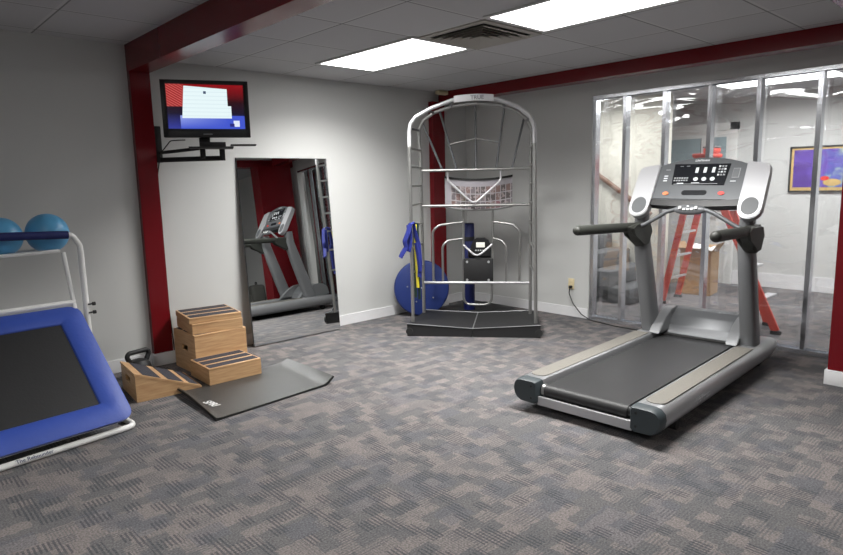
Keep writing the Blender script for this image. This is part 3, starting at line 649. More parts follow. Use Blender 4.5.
# ================================================================== rebounder with ball rack
RB = thing('rebounder_trampoline', 'blue-edged tilting rebounder trampoline with white tube frame', 'trampoline', (-4.62, -1.38, 0), math.radians(5))
RW = 1.06   # width; x runs to the left from 0 to -RW; y back
m = MB().tube([(-0.02, 0.75, 0.02), (-0.005, 0.0, 0.02), (-RW, -0.055, 0.02), (-RW, 0.75, 0.02)], 0.019, 14, corner=0.07); m.build('floor_frame', M_white, RB)
th = math.atan2(0.66, 0.80)
def pad(u, v):  # u 0 right..1 left ; v 0 front..1 top
    return Vector((-0.03-(RW-0.04)*u, -0.055+0.78*v-0.03*u*(1-v), 0.105+0.615*v))
nrm = Vector((0, -0.615, 0.78)).normalized()
def ringpts(m_, off):
    P = [pad(m_, m_), pad(1-m_, m_), pad(1-m_, 1-m_), pad(m_, 1-m_)]
    return [p+nrm*off for p in P]
m = MB().tube(ringpts(0.02, -0.03), 0.019, 12, corner=0.08, closed=True); m.build('bed_frame', M_white, RB)
# padded cover: a soft frame with rounded outer corners
def cover():
    b = MB(); loops = []
    for mm, off in ((0.0, -0.03), (-0.005, -0.004), (0.02, 0.008), (0.08, 0.012), (0.140, 0.010), (0.152, 0.0), (0.152, -0.02)):
        P = ringpts(mm, off); r = max(0.005, 0.085-mm*0.48)
        loops.append([b.bm.verts.new(p) for p in fillet(P, r, n=8, closed=True)])
    for A, B in zip(loops, loops[1:]+[loops[0]]):
        n_ = len(A)
        for j in range(n_): b.bm.faces.new((A[j], A[(j+1) % n_], B[(j+1) % n_], B[j]))
    return b
cover().build('edge_pad', M_blue, RB, ang=60)
P = ringpts(0.13, -0.006); MB().prism(P, nrm*0.004).build('jump_mat', M_rub, RB, smooth=False)
m = MB()
P = ringpts(0.03, -0.035)
for i in range(4):
    a, b = P[i], P[(i+1) % 4]; n_ = 14
    for k in range(1, n_): pass
m.bm.free()
MB().prism(ringpts(0.03, -0.05)[0:4], nrm*0.012).build('under_skirt', M_blackm, RB, smooth=False)
# rear uprights, handle rail, rack
for x in (0.025, -RW+0.005):
    MB().tube([(x, 0.72, 0.02), (x, 0.72, 1.10)], 0.020, 14).build('upright', M_white, RB)
m = MB().tube([(0.025, 0.72, 1.08), (0.025, 0.72, 1.135), (-0.02, 0.72, 1.213), (-RW+0.05, 0.72, 1.255), (-RW+0.005, 0.72, 1.16), (-RW+0.005, 0.72, 1.08)], 0.0185, 14, corner=0.05); m.build('handle_rail', M_white, RB)
MB().tube([(-0.045, 0.72, 1.2145), (-RW+0.08, 0.72, 1.2535)], 0.0275, 18).build('foam_grip', M_blued, RB)
for x in (-0.05, -RW+0.09): MB().tube([(x, 0.72, 0.70), (x+0.0, 0.83, 1.085)], 0.015, 12).build('rack_support', M_white, RB)
MB().tube([(-0.085, 0.81, 1.102), (-RW+0.085, 0.81, 1.095)], 0.013, 12).tube([(-0.085, 0.98, 1.100), (-RW+0.085, 0.98, 1.095)], 0.013, 12).tube([(-0.085, 0.81, 1.102), (-0.085, 0.98, 1.10)], 0.013).tube([(-RW+0.085, 0.81, 1.095), (-RW+0.085, 0.98, 1.095)], 0.013).build('ball_rack', M_white, RB)
MB().tube([(-0.04, 0.735, 0.745), (-RW+0.04, 0.735, 0.745)], 0.018, 12).build('cross_tube', M_white, RB)
for z in (0.72, 0.66): MB().cyl((0.03, 0.70, z), (0.06, 0.70, z), 0.006, 10).cyl((0.06, 0.70, z), (0.078, 0.70, z), 0.013, 12).build('pin_knob', M_blackm, RB)
text_mesh('frame_label', 'The Rebounder', 0.030, M_blued, RB, (-0.59, -0.0325-0.0173, 0.030), (math.radians(55), 0, math.radians(3.0)), extrude=0.0004)
for cx_, lb, r_ in ((-0.115, 'light blue exercise ball nearer the end of the trampoline rack', 0.135), (-0.395, 'light blue exercise ball cut off by the left photo edge', 0.130)):
    o = MB().sphere((0, 0, 0), r_, seg=36).build('exercise_ball', M_ball)
    w_ = Matrix.Translation((-4.62, -1.38, 0)) @ Matrix.Rotation(math.radians(5), 4, 'Z')
    o.location = w_ @ Vector((cx_, 0.895, 1.102+math.sqrt((r_+0.014)**2-0.085**2)))
    tag(o, lb, 'exercise ball', 'light blue balls on the rack')

# ================================================================== stretching cage
CA = math.atan2(-0.783, 0.622)
CG = thing('stretching_cage', 'silver tubular stretching cage with black platform in the back corner', 'exercise machine', (-1.445, -1.40, 0), CA)
# platform
def plate(pts):
    m = MB(); A = [m.bm.verts.new((x, y, 0.0)) for x, y, z in pts]; B = [m.bm.verts.new(p) for p in pts]; n_ = len(A)
    m.bm.faces.new(A[::-1])
    for i in range(n_): m.bm.faces.new((A[i], A[(i+1) % n_], B[(i+1) % n_], B[i]))
    m.bm.faces.new(B); return m
plate([(-0.655, 0, 0.125), (-0.002, 0, 0.085), (-0.002, 0.87, 0.060), (-0.585, 0.87, 0.085)]).build('platform_panel', M_rub, CG, smooth=False)
plate([(0.002, 0, 0.085), (0.655, 0, 0.125), (0.64, 0.90, 0.085), (0.002, 0.87, 0.060)]).build('platform_panel', M_rub, CG, smooth=False)
plate([(-0.57, 0.875, 0.055), (0.60, 0.875, 0.055), (0.05, 1.68, 0.03), (-0.19, 1.68, 0.03)]).build('rear_deck', M_rub, CG, smooth=False)
m = MB().tube([(-0.655, -0.004, 0.127), (0, -0.004, 0.087), (0.655, -0.004, 0.127)], 0.004, 8).tube([(0, 0, 0.087), (0, 0.87, 0.062)], 0.006, 8).tube([(-0.585, 0.873, 0.087), (0, 0.873, 0.063), (0.64, 0.90, 0.087)], 0.006, 8); m.build('edge_trim', M_silver, CG)
for x in (-0.63, 0.64): MB().cyl((x, -0.004, 0.05), (x, -0.016, 0.05), 0.035, 20).build('corner_wheel', M_blackm, CG)
FR = [(-0.607, 0.12, 1.86), (-0.606, 0.12, 2.00), (-0.592, 0.12, 2.075), (-0.54, 0.12, 2.140), (-0.40, 0.12, 2.212), (-0.19, 0.12, 2.282), (0.03, 0.12, 2.300), (0.25, 0.12, 2.272), (0.43, 0.12, 2.200), (0.53, 0.12, 2.128), (0.575, 0.12, 2.06), (0.588, 0.12, 1.98), (0.59, 0.12, 1.86)]
RR = [(-0.585, 0.70, 0.075), (-0.587, 0.70, 1.80), (-0.60, 0.70, 1.93), (-0.60, 0.70, 2.06), (-0.55, 0.70, 2.16), (-0.44, 0.70, 2.235), (-0.25, 0.70, 2.295), (0.0, 0.70, 2.315), (0.25, 0.70, 2.288), (0.42, 0.70, 2.225), (0.53, 0.70, 2.13), (0.575, 0.70, 2.02), (0.57, 0.70, 1.8), (0.572, 0.70, 0.075)]
MB().tube(FR, 0.019, 16, corner=0.04).build('front_arch', M_silvL, CG)
MB().tube([(-0.612, 0.12, 0.12), (-0.607, 0.12, 1.87)], 0.0175, 16).build('front_post', M_steel, CG)
MB().tube([(0.612, 0.12, 0.12), (0.592, 0.12, 1.87)], 0.0175, 16).build('front_post', M_steel, CG)
MB().tube(RR, 0.018, 14, corner=0.06).build('rear_arch', M_steel, CG)
for z in (0.62, 0.86, 1.08, 1.29, 1.48, 1.67, 1.85):
    MB().tube([(-0.61, 0.12, z), (-0.586, 0.70, z)], 0.011, 10).build('side_rung', M_steel, CG)
    MB().tube([(0.60, 0.12, z), (0.571, 0.70, z)], 0.011, 10).build('side_rung', M_steel, CG)
for a, b in (((-0.59, 0.12, 2.03), (-0.60, 0.70, 2.06)), ((-0.42, 0.12, 2.19), (-0.44, 0.70, 2.235)), ((-0.2, 0.12, 2.28), (-0.25, 0.70, 2.295)), ((0.3, 0.12, 2.255), (0.3, 0.70, 2.27)), ((0.55, 0.12, 2.09), (0.53, 0.70, 2.13))):
    MB().tube([a, b], 0.011, 10).build('top_rung', M_tmgrey, CG)
for z in (1.638, 1.262, 0.428):
    MB().tube([(-0.585, 0.70, z), (0.571, 0.70, z)], 0.0155, 14).build('cross_bar', M_silvL if z < 1 else M_steel, CG)
for a, b in (((-0.565, 2.15), (-0.355, 1.64)), ((-0.375, 2.25), (-0.20, 1.64)), ((0, 2.31), (0.0, 1.64)), ((0.30, 2.27), (0.213, 1.64)), ((0.50, 2.15), (0.378, 1.64))):
    MB().tube([(a[0], 0.70, a[1]), (b[0], 0.70, b[1])], 0.0115, 10).build('fan_bar', M_tmgrey, CG)
MB().tube([(-0.275, 0.70, 1.905), (0, 0.70, 1.96), (0.255, 0.70, 1.905)], 0.009, 10).build('fan_brace', M_steel, CG)
MB().tube([(-0.30, 0.72, 1.64), (-0.30, 0.72, 1.53), (-0.02, 0.66, 1.275), (0.26, 0.72, 1.52), (0.26, 0.72, 1.64)], 0.0115, 12, corner=0.07).build('vee_bar', M_silvL, CG)
# centre frame and side loops
MB().tube([(-0.148, 0.83, 1.27), (-0.155, 0.83, 0.16), (0.155, 0.83, 0.16), (0.172, 0.83, 1.27)], 0.014, 12, corner=0.09).build('centre_frame', M_steel, CG)
for s, ox in ((-1, 0.0), (1, 0.02)):
    e = 0.48 if s < 0 else 0.455
    MB().tube([(s*e, 0.76, 0.43), (s*e, 0.76, 0.99), (s*(e-0.07), 0.78, 1.05), (s*0.15+ox, 0.83, 1.078)], 0.0135, 12, corner=0.09).build('outer_loop', M_steel, CG)
    e = 0.375 if s < 0 else 0.315
    MB().tube([(s*e, 0.76, 0.43), (s*e, 0.76, 0.82), (s*(e-0.05), 0.78, 0.88), (s*0.15+ox, 0.83, 0.90)], 0.0125, 12, corner=0.09).build('inner_loop', M_steel, CG)
MB().tube([(-0.15, 0.80, 0.83), (0.0, 0.74, 0.70), (0.165, 0.80, 0.835)], 0.012, 12, corner=0.08).build('lower_vee_bar', M_silvL, CG)
# exercise chart
def chart(u, v):
    x = -0.345+0.725*u; k = 1-(2*u-1)**2
    return (x, 0.84-0.07*k, 1.245+0.315*v-0.035*k)
MB().grid(chart, 24, 4, thick=0.004).build('exercise_chart', chart_material(), CG)['label'] = 'curved chart of small exercise photos'
MB().grid(lambda u, v: Vector(chart(u, 1.0))+Vector((0, -0.004, -0.004+0.022*v)), 24, 1, thick=0.012).build('chart_rail', M_blackm, CG)
MB().grid(lambda u, v: Vector(chart(u, 0.0))+Vector((0, -0.004, -0.012+0.014*v)), 24, 1, thick=0.010).build('chart_lower_rail', M_steel, CG)
# pad board and display head
pb = MB().box((0.012, 0.80, 0.545), (0.325, 0.035, 0.27), bev=0.006).build('pad_board', M_rub, CG)
for x in (-0.11, 0.125):
    for z in (0.445, 0.645): MB().cyl((x, 0.776, z), (x, 0.784, z), 0.013, 16).build('bolt', M_silvL, pb)
MB().box((0.03, 0.88, 0.73), (0.27, 0.05, 0.11), bev=0.02).build('head_bracket', M_black, CG)
dh = MB().prism([(-0.075, 0.84, 0.70), (0.155, 0.84, 0.70), (0.150, 0.84, 0.81), (0.12, 0.84, 0.875), (0.08, 0.84, 0.90), (-0.01, 0.84, 0.90), (-0.045, 0.84, 0.875), (-0.07, 0.84, 0.81)], (0, 0.07, 0)).build('display_head', M_black, CG)
MB().box((0.035, 0.836, 0.825), (0.095, 0.008, 0.055), bev=0.003).build('display', M_disp, dh)
for k in range(5): MB().box((-0.015+0.026*k, 0.837, 0.765), (0.015, 0.006, 0.013)).build('key', M_btn, dh)

# badge on the arch
def badge(u, v):
    x = -0.165+0.375*u; zc = 2.297-0.30*(x-0.02)**2
    return (x, 0.096, zc-0.031+0.062*v)
bdg = MB().grid(badge, 16, 2, thick=0.006).build('badge', M_silvL, CG)
text_mesh('badge_lettering', 'TRUE', 0.052, M_tmgrey, bdg, (0.055, 0.0905, 2.295), (PI/2, 0, 0), bold=True)
m = MB()
for k in range(3): m.prism([(-0.125+0.028*k, 0.0915, 2.273), (-0.110+0.028*k, 0.0915, 2.273), (-0.085+0.028*k, 0.0915, 2.312), (-0.100+0.028*k, 0.0915, 2.312)], (0, -0.001, 0))
m.build('badge_stripes', M_tmgrey, bdg)

# balance trainer (disc side out) behind the cage post
bt = thing('balance_trainer', 'round blue balance trainer leaning on the wall beside the cage', 'balance trainer', (-1.10, -0.31, 0.325))
nv = Vector((-0.55, -0.82, 0.12)).normalized(); q = nv.to_track_quat('Z', 'Y').to_matrix().to_4x4()
MB().lathe([(0, 0.0), (0.27, 0.0), (0.305, -0.006), (0.318, -0.02), (0.318, -0.042), (0.30, -0.052), (0, -0.052)], 56, q).build('base_disc', M_bluep, bt)
MB().lathe([(0.285, -0.055), (0.280, -0.085), (0.235, -0.14), (0.15, -0.18), (0, -0.195)], 48, q).build('dome', M_blued, bt)
for k in range(5):
    a = 2*PI*k/5+0.5; p_ = q @ Vector((0.17*math.cos(a), 0.17*math.sin(a), 0.002)); MB().sphere(p_, 0.010, seg=12).build('plug', M_btnd, bt)
MB().sphere(q @ Vector((0, 0, 0.002)), 0.012, seg=12).build('valve', M_btn, bt)
# bands hung on the cage rung, in cage coordinates
CM = Matrix.Translation((-1.445, -1.40, 0)) @ Matrix.Rotation(CA, 4, 'Z')
def band(name, label, paths, m_, w=0.022, t=0.004):
    m = MB()
    for pts, ww in paths: m.tube([CM @ Vector(p) for p in pts], 0.01, 8, corner=0.03, flat=(ww, t))
    o = m.build(name, m_); return tag(rebase(o, CM @ Vector(paths[0][0][0])), label, 'exercise band')
band('exercise_band', 'bright blue band draped over the cage rung with a loose tail', [
    ([(-0.615, 0.10, 1.11), (-0.64, 0.09, 1.02), (-0.675, 0.09, 0.94), (-0.66, 0.09, 0.88), (-0.70, 0.09, 0.82), (-0.72, 0.09, 0.78)], 0.033),
    ([(-0.63, 0.115, 1.10), (-0.625, 0.115, 0.99), (-0.63, 0.11, 0.90), (-0.645, 0.11, 0.84)], 0.040),
    ([(-0.60, 0.16, 1.115), (-0.575, 0.17, 1.0), (-0.545, 0.17, 0.90), (-0.535, 0.17, 0.72), (-0.545, 0.17, 0.57)], 0.032),
    ([(-0.615, 0.095, 1.105), (-0.60, 0.13, 1.128), (-0.60, 0.165, 1.11)], 0.03),
    ([(-0.57, 0.155, 0.92), (-0.55, 0.15, 0.80), (-0.535, 0.155, 0.63)], 0.028)], M_bluec, t=0.012)
band('exercise_band', 'yellow band hanging below the blue band on the cage', [([(-0.58, 0.20, 1.10), (-0.583, 0.20, 0.85), (-0.572, 0.195, 0.62), (-0.568, 0.195, 0.46)], 0.022)], M_yellow, t=0.007)
band('exercise_band', 'dark green band hanging longest behind the blue band', [([(-0.60, 0.23, 1.11), (-0.60, 0.23, 0.70), (-0.60, 0.23, 0.35)], 0.028), ([(-0.565, 0.235, 1.11), (-0.56, 0.235, 0.70), (-0.56, 0.235, 0.33)], 0.02)], M_green, t=0.006)
# dark blue roller standing behind
rl = thing('foam_roller', 'tall dark blue roller standing in the corner behind the cage board', 'foam roller', CM @ Vector((-0.115, 1.12, 0.045)))
MB().lathe([(0, 0), (0.060, 0), (0.065, 0.01), (0.065, 0.99), (0.058, 1.0), (0, 1.0)], 28).build('roller', M_blued, rl)
MB().lathe([(0.0652, 0.80), (0.067, 0.81), (0.067, 0.84), (0.0652, 0.85)], 28).build('strap', M_rub, rl)

# ================================================================== wall outlet, cord
ol = thing('wall_outlet', 'ivory double wall outlet with a black plug, left of the partition', 'outlet', (0, -1.57, 0.365))
MB().box((-0.004, 0, 0), (0.007, 0.075, 0.12), bev=0.002).build('cover_plate', M_ivory, ol)
for s in (-1, 1): MB().box((-0.0085, 0, s*0.028), (0.003, 0.036, 0.034), bev=0.001).build('socket', M_ivory, ol)
# ================================================================== treadmill
TX, TY = -2.66, -3.393
TM = thing('treadmill', 'grey and silver gym treadmill with black belt and console', 'treadmill', (TX, TY, 0), math.radians(2.3))
LEN = 2.25
def railprof(s):   # s=+1 left side (y+), -1 right
    P = [(0.318, 0.195), (0.326, 0.212), (0.345, 0.217), (0.445, 0.217), (0.478, 0.208), (0.500, 0.185), (0.507, 0.15), (0.500, 0.11), (0.478, 0.078), (0.445, 0.062), (0.345, 0.060), (0.32, 0.075)]
    return [(s*a, b) for a, b in P]
for s in (1, -1):
    nm = 'side_rail'
    m = MB(); n_ = 12; secs = []
    for x, k in ((0.07, 1.0), (1.9, 1.0), (2.10, 0.98), (2.17, 0.90), (LEN, 0.75)):
        ring = []
        for a, b in railprof(s):
            ya = s*0.415+(a-s*0.415)*k; zb = 0.14+(b-0.14)*k; ring.append(m.bm.verts.new((x, ya, zb)))
        secs.append(ring)
    for A, B in zip(secs, secs[1:]):
        for j in range(len(A)): m.bm.faces.new((A[j], A[(j+1) % len(A)], B[(j+1) % len(A)], B[j]))
    m.bm.faces.new(secs[0][::-1]); m.bm.faces.new(secs[-1]); m.build(nm, M_silver, TM, ang=50)
    # foot strip with rounded end
    m = MB(); P = []
    for k in range(9):
        a = PI/2+PI*k/8; P.append((0.17+0.05*math.cos(a), s*0.405+0.060*math.sin(a), 0.2165))
    P += [(1.70, s*0.405-0.060, 0.2165), (1.70, s*0.405+0.060, 0.2165)]
    m.prism(P, (0, 0, 0.004)); m.build('foot_strip', M_strip, TM)
    # end cap
    m = MB(); prof = railprof(s); A = [m.bm.verts.new((0.075, s*0.415+(a-s*0.415)*1.02, 0.14+(b-0.14)*1.03)) for a, b in prof]; B = [m.bm.verts.new((0.015, s*0.415+(a-s*0.415)*1.0, 0.14+(b-0.14)*1.0)) for a, b in prof]; C_ = [m.bm.verts.new((0.0, s*0.415+(a-s*0.415)*0.9, 0.14+(b-0.14)*0.9)) for a, b in prof]
    for R1_, R2_ in ((A, B), (B, C_)):
        for j in range(len(A)): m.bm.faces.new((R1_[j], R1_[(j+1) % len(A)], R2_[(j+1) % len(A)], R2_[j]))
    m.bm.faces.new(C_); m.bm.faces.new(A[::-1]); ecp = m.build('end_cap', M_cap, TM, ang=40)
    for z in (0.18, 0.10): MB().cyl((-0.002, s*0.36, z), (0.004, s*0.36, z), 0.008, 12).build('cap_screw', M_black, ecp)
    MB().cyl((0.35, s*0.40, 0.03), (0.35, s*0.46, 0.03), 0.03, 18).build('levelling_foot', M_blackm, TM)
    MB().cyl((2.05, s*0.36, 0.032), (2.05, s*0.42, 0.032), 0.032, 18).build('transport_wheel', M_blackm, TM)
# deck, belt, roller, rear bar
MB().bb((0.10, -0.316, 0.095), (1.95, 0.316, 0.168)).build('deck', M_tmdark, TM)
prof = []
for k in range(13):
    a = PI/2+PI*k/12; prof.append((0.075+0.042*math.cos(a), 0.148+0.042*math.sin(a)))
top = [(1.93, 0.190)]
m = MB(); out = [(1.93, 0.106)]+[(x, z) for x, z in reversed(prof)]+[(1.93, 0.190)]
inn = [(1.93, 0.186)]+[(0.075+0.038*math.cos(PI/2+PI*k/12), 0.148+0.038*math.sin(PI/2+PI*k/12)) for k in range(13)]+[(1.93, 0.110)]
m = MB(); O1 = [(x, -0.285, z) for x, z in out]; I1 = [(x, -0.285, z) for x, z in inn[::-1]]
va = [[m.bm.verts.new((x, y, z)) for x, z in out] for y in (-0.285, 0.285)]; vb = [[m.bm.verts.new((x, y, z)) for x, z in inn[::-1]] for y in (-0.285, 0.285)]
for i in range(len(out)-1):
    m.bm.faces.new((va[0][i], va[0][i+1], va[1][i+1], va[1][i])); m.bm.faces.new((vb[0][i], vb[0][i+1], vb[1][i+1], vb[1][i]))
    m.bm.faces.new((va[0][i], va[0][i+1], vb[0][i+1], vb[0][i])); m.bm.faces.new((va[1][i], va[1][i+1], vb[1][i+1], vb[1][i]))
m.build('running_belt', M_belt, TM)
MB().cyl((0.075, -0.318, 0.152), (0.075, 0.318, 0.152), 0.034, 28).build('rear_roller', M_black, TM)
MB().cyl((0.075, 0.288, 0.150), (0.075, 0.308, 0.150), 0.040, 28).build('roller_cap', M_steel, TM)
MB().bb((0.02, -0.325, 0.056), (0.045, 0.325, 0.116), bev=0.004).build('rear_cross_bar', M_silvL, TM)
# motor hood
hp = [(1.86, 0.196), (1.88, 0.205), (1.91, 0.27), (1.97, 0.345), (2.04, 0.39), (2.11, 0.40), (2.19, 0.375), (2.22, 0.29), (2.22, 0.09), (1.86, 0.09)]
m = MB(); m.prism([(x, -0.272, z) for x, z in hp], (0, 0.544, 0)); bmesh.ops.bevel(m.bm, geom=[e for e in m.bm.edges], offset=0.004, segments=1, affect='EDGES'); m.build('motor_hood', M_tmgrey, TM, ang=45)
MB().bb((1.825, -0.275, 0.188), (1.86, 0.275, 0.206), bev=0.005).build('hood_lip', M_blackm, TM)
for s in (1, -1):
    wp = [(1.70, 0.219), (1.715, 0.235), (1.77, 0.29), (1.85, 0.345), (1.95, 0.392), (2.05, 0.405), (2.14, 0.39), (2.21, 0.33), (2.23, 0.219)]
    y0, y1 = (0.262, 0.348) if s > 0 else (-0.348, -0.262)
    m = MB(); m.prism([(x, y0, z) for x, z in wp], (0, y1-y0, 0)); bmesh.ops.bevel(m.bm, geom=[e for e in m.bm.edges], offset=0.006, segments=2, affect='EDGES'); m.build('hood_wing', M_wing, TM, ang=40)
    # upright
    def upr(z): return 1.60+0.005+(-0.34)*(z-1.25)/1.0  # x of the centre at height z
    pts = []
    secs = []; m = MB()
    for z, xc, yc, hx, hy in ((0.217, 1.86, 0.395, 0.092, 0.060), (0.45, 1.79, 0.398, 0.088, 0.058), (0.80, 1.69, 0.400, 0.082, 0.056), (1.08, 1.615, 0.400, 0.072, 0.052), (1.235, 1.625, 0.400, 0.055, 0.045)):
        ring = []
        for k in range(16):
            a = 2*PI*k/16; ca, sa = math.cos(a), math.sin(a)
            ring.append(m.bm.verts.new((xc+hx*math.copysign(abs(ca)**0.55, ca), s*yc+hy*math.copysign(abs(sa)**0.55, sa), z)))
        secs.append(ring)
    for A, B in zip(secs, secs[1:]):
        for j in range(16): m.bm.faces.new((A[j], A[(j+1) % 16], B[(j+1) % 16], B[j]))
    m.bm.faces.new(secs[0][::-1]); m.bm.faces.new(secs[-1]); m.build('upright', M_post, TM, ang=50)
# console: plane x = -1.12 + 0.6*(z-1.28) in the room, local frame (a: across, b: up the slope, n: towards the runner)
kdir = Vector((0.6, 0, 1.0)).normalized(); nrm2 = Vector((-1.0, 0, 0.6)).normalized()
C0 = Vector((-1.12-TX, -0.022, 1.28))
def CP(a, z, n=0.0): return C0 + kdir*((z-1.28)*kdir.length/ (1/Vector((0.6, 0, 1)).length)) + Vector((0, a, 0)) + nrm2*n
def panel(pts, d0, d1):
    """prism on the console plane; pts=(across,z); from offset d0 to d1"""
    m = MB(); m.prism([CP(a, z, d0) for a, z in pts], nrm2*(d1-d0)); return m
arc = [(0.335-0.67*k/12, 1.600+0.058*(1-(2*k/12-1)**2)) for k in range(13)]
m = panel([(0.34, 1.345), (0.34, 1.60)]+arc[1:-1]+[(-0.34, 1.60), (-0.34, 1.335)], -0.05, 0.0)
bmesh.ops.bevel(m.bm, geom=m.bm.edges[:], offset=0.006, segments=2, affect='EDGES'); m.build('console_body', M_console, TM)
m = panel([(0.335, 1.302)]+[(0.335-0.67*k/10, 1.345-0.012*(1-(2*k/10-1)**2)) for k in range(11)]+[(-0.335, 1.298)]+[(-0.335+0.67*k/10, 1.300-0.012*(1-(2*k/10-1)**2)) for k in range(1, 10)], -0.06, 0.004); m.build('console_lip', M_black, TM)
m = panel([(0.20, 1.455), (0.215, 1.612), (-0.208, 1.604), (-0.195, 1.445)], 0.0, 0.004); dpn = m.build('display_panel', M_lcd, TM)
def dot(a, z, w, h_, m_, nm, n0=0.004, n1=0.006): panel([(a-w/2, z-h_/2), (a+w/2, z-h_/2), (a+w/2, z+h_/2), (a-w/2, z+h_/2)], n0, n1).build(nm, m_, dpn, smooth=False)
for a in (0.03, -0.032, -0.094):
    dot(a, 1.560, 0.022, 0.040, M_btn, 'arrow_key'); panel([(a-0.006+0.018*math.cos(t*PI/5), 1.492+0.014*math.sin(t*PI/5)) for t in range(10)], 0.004, 0.007).build('round_key', M_btn, dpn)
for r_ in range(4):
    for c_ in range(3): dot(-0.135-0.021*c_, 1.585-0.021*r_, 0.014, 0.012, M_btnd if (r_+c_) % 3 else M_btn, 'number_key')
for r_ in range(2):
    for c_ in range(6): dot(0.185-0.019*c_, 1.502-0.018*r_, 0.013, 0.011, M_btnd, 'program_key')
for a in (0.155, 0.105): dot(a, 1.593, 0.025, 0.004, M_btnd, 'small_legend')
dot(0.02, 1.4565, 0.33, 0.004, M_btnd, 'printed_rule')
dot(0.135, 1.462, 0.05, 0.006, M_btn, 'printed_legend'); dot(0.02, 1.464, 0.06, 0.004, M_btn, 'printed_legend')
for k in range(3): dot(0.262, 1.522-0.018*k, 0.03, 0.008, M_btn, 'side_legend', 0.0, 0.002)
dot(0.258, 1.57, 0.035, 0.006, M_btnd, 'side_legend', 0.0, 0.002); dot(-0.26, 1.535, 0.05, 0.07, M_btnd, 'side_window', 0.0, 0.002); dot(-0.258, 1.535, 0.042, 0.062, M_tmgrey, 'side_window_inset', 0.001, 0.003); dot(-0.25, 1.475, 0.04, 0.005, M_btn, 'side_legend', 0.0, 0.002)
P = []
for t in range(8): P.append((0.085+0.02*math.cos(PI/2-PI*t/7+0), 1.392+0.018*math.sin(PI/2-PI*t/7)))
P2_ = [(-0.063-0.02*abs(math.cos(PI/2+PI*t/7)), 1.392-0.018*math.cos(PI*t/7)) for t in range(8)]
panel(P+P2_, 0.0, 0.003).build('water_slot', M_lcd, TM)
for a, mm, nm in ((-0.190, M_redb, 'stop_button'), (0.228, M_orgb, 'start_button')):
    panel([(a+0.024*math.cos(t*PI/6), 1.386+0.013*math.sin(t*PI/6)) for t in range(12)], 0.0, 0.007).build(nm, mm, TM)
text_mesh('console_logo', 'LifeFitness', 0.026, M_btn, TM, CP(0.01, 1.637, 0.0008), Matrix((( 0, kdir.x, nrm2.x), (-1, 0, 0), (0, kdir.z, nrm2.z))).to_euler(), bold=True, extrude=0.0006)
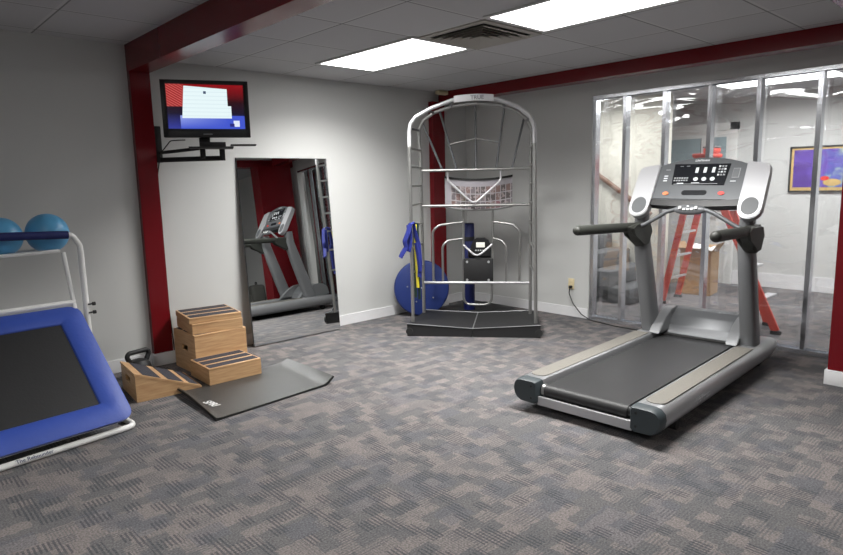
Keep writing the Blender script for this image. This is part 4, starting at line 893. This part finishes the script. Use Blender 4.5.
# silver arms with cup wells
for s in (1, -1):
    o_ = 0.0
    base = [(0.325, 1.615), (0.46, 1.595), (0.485, 1.58), (0.490, 1.53), (0.492, 1.30)]
    cup = [(0.412+0.080*math.cos(-t*PI/10), 1.275+0.068*math.sin(-t*PI/10)) for t in range(0, 11)]
    inner = [(0.330, 1.335)]
    P = [(s*a, z) for a, z in base+cup+inner]
    m = panel(P, -0.045, 0.016); bmesh.ops.bevel(m.bm, geom=m.bm.edges[:], offset=0.007, segments=2, affect='EDGES'); arm_ = m.build('console_arm', M_arm, TM)
    P = [(s*(0.412+0.058*math.cos(t*PI/12)), 1.285+0.055*math.sin(t*PI/12)+(0.012 if 0 < t % 24 < 12 else 0)) for t in range(24)]
    panel(P, 0.0165, 0.018).build('cup_well', M_tmdark, arm_)
    # dark side fairing below the arm + handle
    tip = Vector((-1.90-TX, s*0.485, 1.142)); root_ = Vector((-1.10-TX, s*0.42-0.03, 1.122))
    MB().tube([tip, lerp(tip, root_, 0.5), root_], 0.036, 18, flat=(0.036, 0.037)).sphere(tip, 0.036, seg=18).build('side_handle', M_grip2, TM)
    fp = [(-1.36, 1.128), (-1.24, 1.150), (-1.0, 1.165), (-0.95, 1.08), (-1.02, 0.965), (-1.10, 0.955), (-1.18, 1.02), (-1.25, 1.075)]
    m = MB(); m.prism([(x-TX, s*0.42-0.08, z) for x, z in fp], (0, 0.10, 0)); bmesh.ops.bevel(m.bm, geom=m.bm.edges[:], offset=0.018, segments=3, affect='EDGES'); m.build('handle_bracket', M_grip2, TM, ang=50)
    # cross handlebar sweeping up to the centre pod
    MB().tube([(-1.17-TX, s*0.41-0.03, 1.125), (-1.17-TX, s*0.34-0.03, 1.150), (-1.17-TX, s*0.17-0.03, 1.25), (-1.16-TX, s*0.09-0.03, 1.275)], 0.0155, 14, corner=0.03).build('cross_handlebar', M_tmgrey, TM)
MB().sphere((0, 0, 0), 1.0, sc=(0.030, 0.125, 0.040), seg=28).build('control_pod', M_tmgrey, TM, loc=(-1.165-TX, -0.03, 1.268), rot=(0, math.radians(25), 0))
for a in (0.062, 0.033, 0.004, -0.025, -0.056):
    MB().box((-1.196-TX, a-0.03, 1.278+(0.008 if abs(a) > 0.05 else -0.006)), (0.010, 0.018, 0.022 if abs(a) > 0.05 else 0.012), rot=(0, math.radians(25), 0), bev=0.002).build('pod_key', M_whitep, TM)
MB().box((-1.193-TX, -0.027, 1.295), (0.010, 0.016, 0.010), rot=(0, math.radians(25), 0)).build('pod_key', M_btn, TM)
text_mesh('rail_logo', 'LifeFitness', 0.055, M_silvL, TM, (0.62, -0.5075, 0.145), (PI/2, 0, 0), extrude=0.0006)

pc = MB().box((-0.028, -1.575, 0.335), (0.036, 0.03, 0.028), bev=0.005).tube([(-0.04, -1.575, 0.33), (-0.055, -1.575, 0.27), (-0.06, -1.63, 0.16), (-0.065, -1.74, 0.055), (-0.075, -1.86, 0.007), (-0.15, -2.2, 0.006), (-0.16, -2.6, 0.006), (-0.25, -2.95, 0.006), (-0.40, -3.15, 0.03), (-0.44, -3.2, 0.10)], 0.0055, 8, corner=0.06).build('power_cord', M_blackm, TM)
pc.data.transform(Matrix.Rotation(-math.radians(2.3), 4, 'Z') @ Matrix.Translation((-TX, -TY, 0)))

# grey equipment bag by the right wall (seen in the mirror)
bg = thing('equipment_bag', 'grey equipment bag by the wall, visible only in the mirror', 'bag', (-0.30, -5.75, 0), 0.2)
MB().box((0, 0, 0.22), (0.26, 0.34, 0.42), bev=0.06, seg=4).build('bag_body', M_bag, bg)
MB().box((-0.14, 0, 0.15), (0.06, 0.26, 0.22), bev=0.025, seg=3).build('front_pocket', M_bag, bg)
MB().tube([(0, -0.06, 0.42), (0, -0.05, 0.48), (0, 0.05, 0.48), (0, 0.06, 0.42)], 0.010, corner=0.03).build('handle', M_blackm, bg)
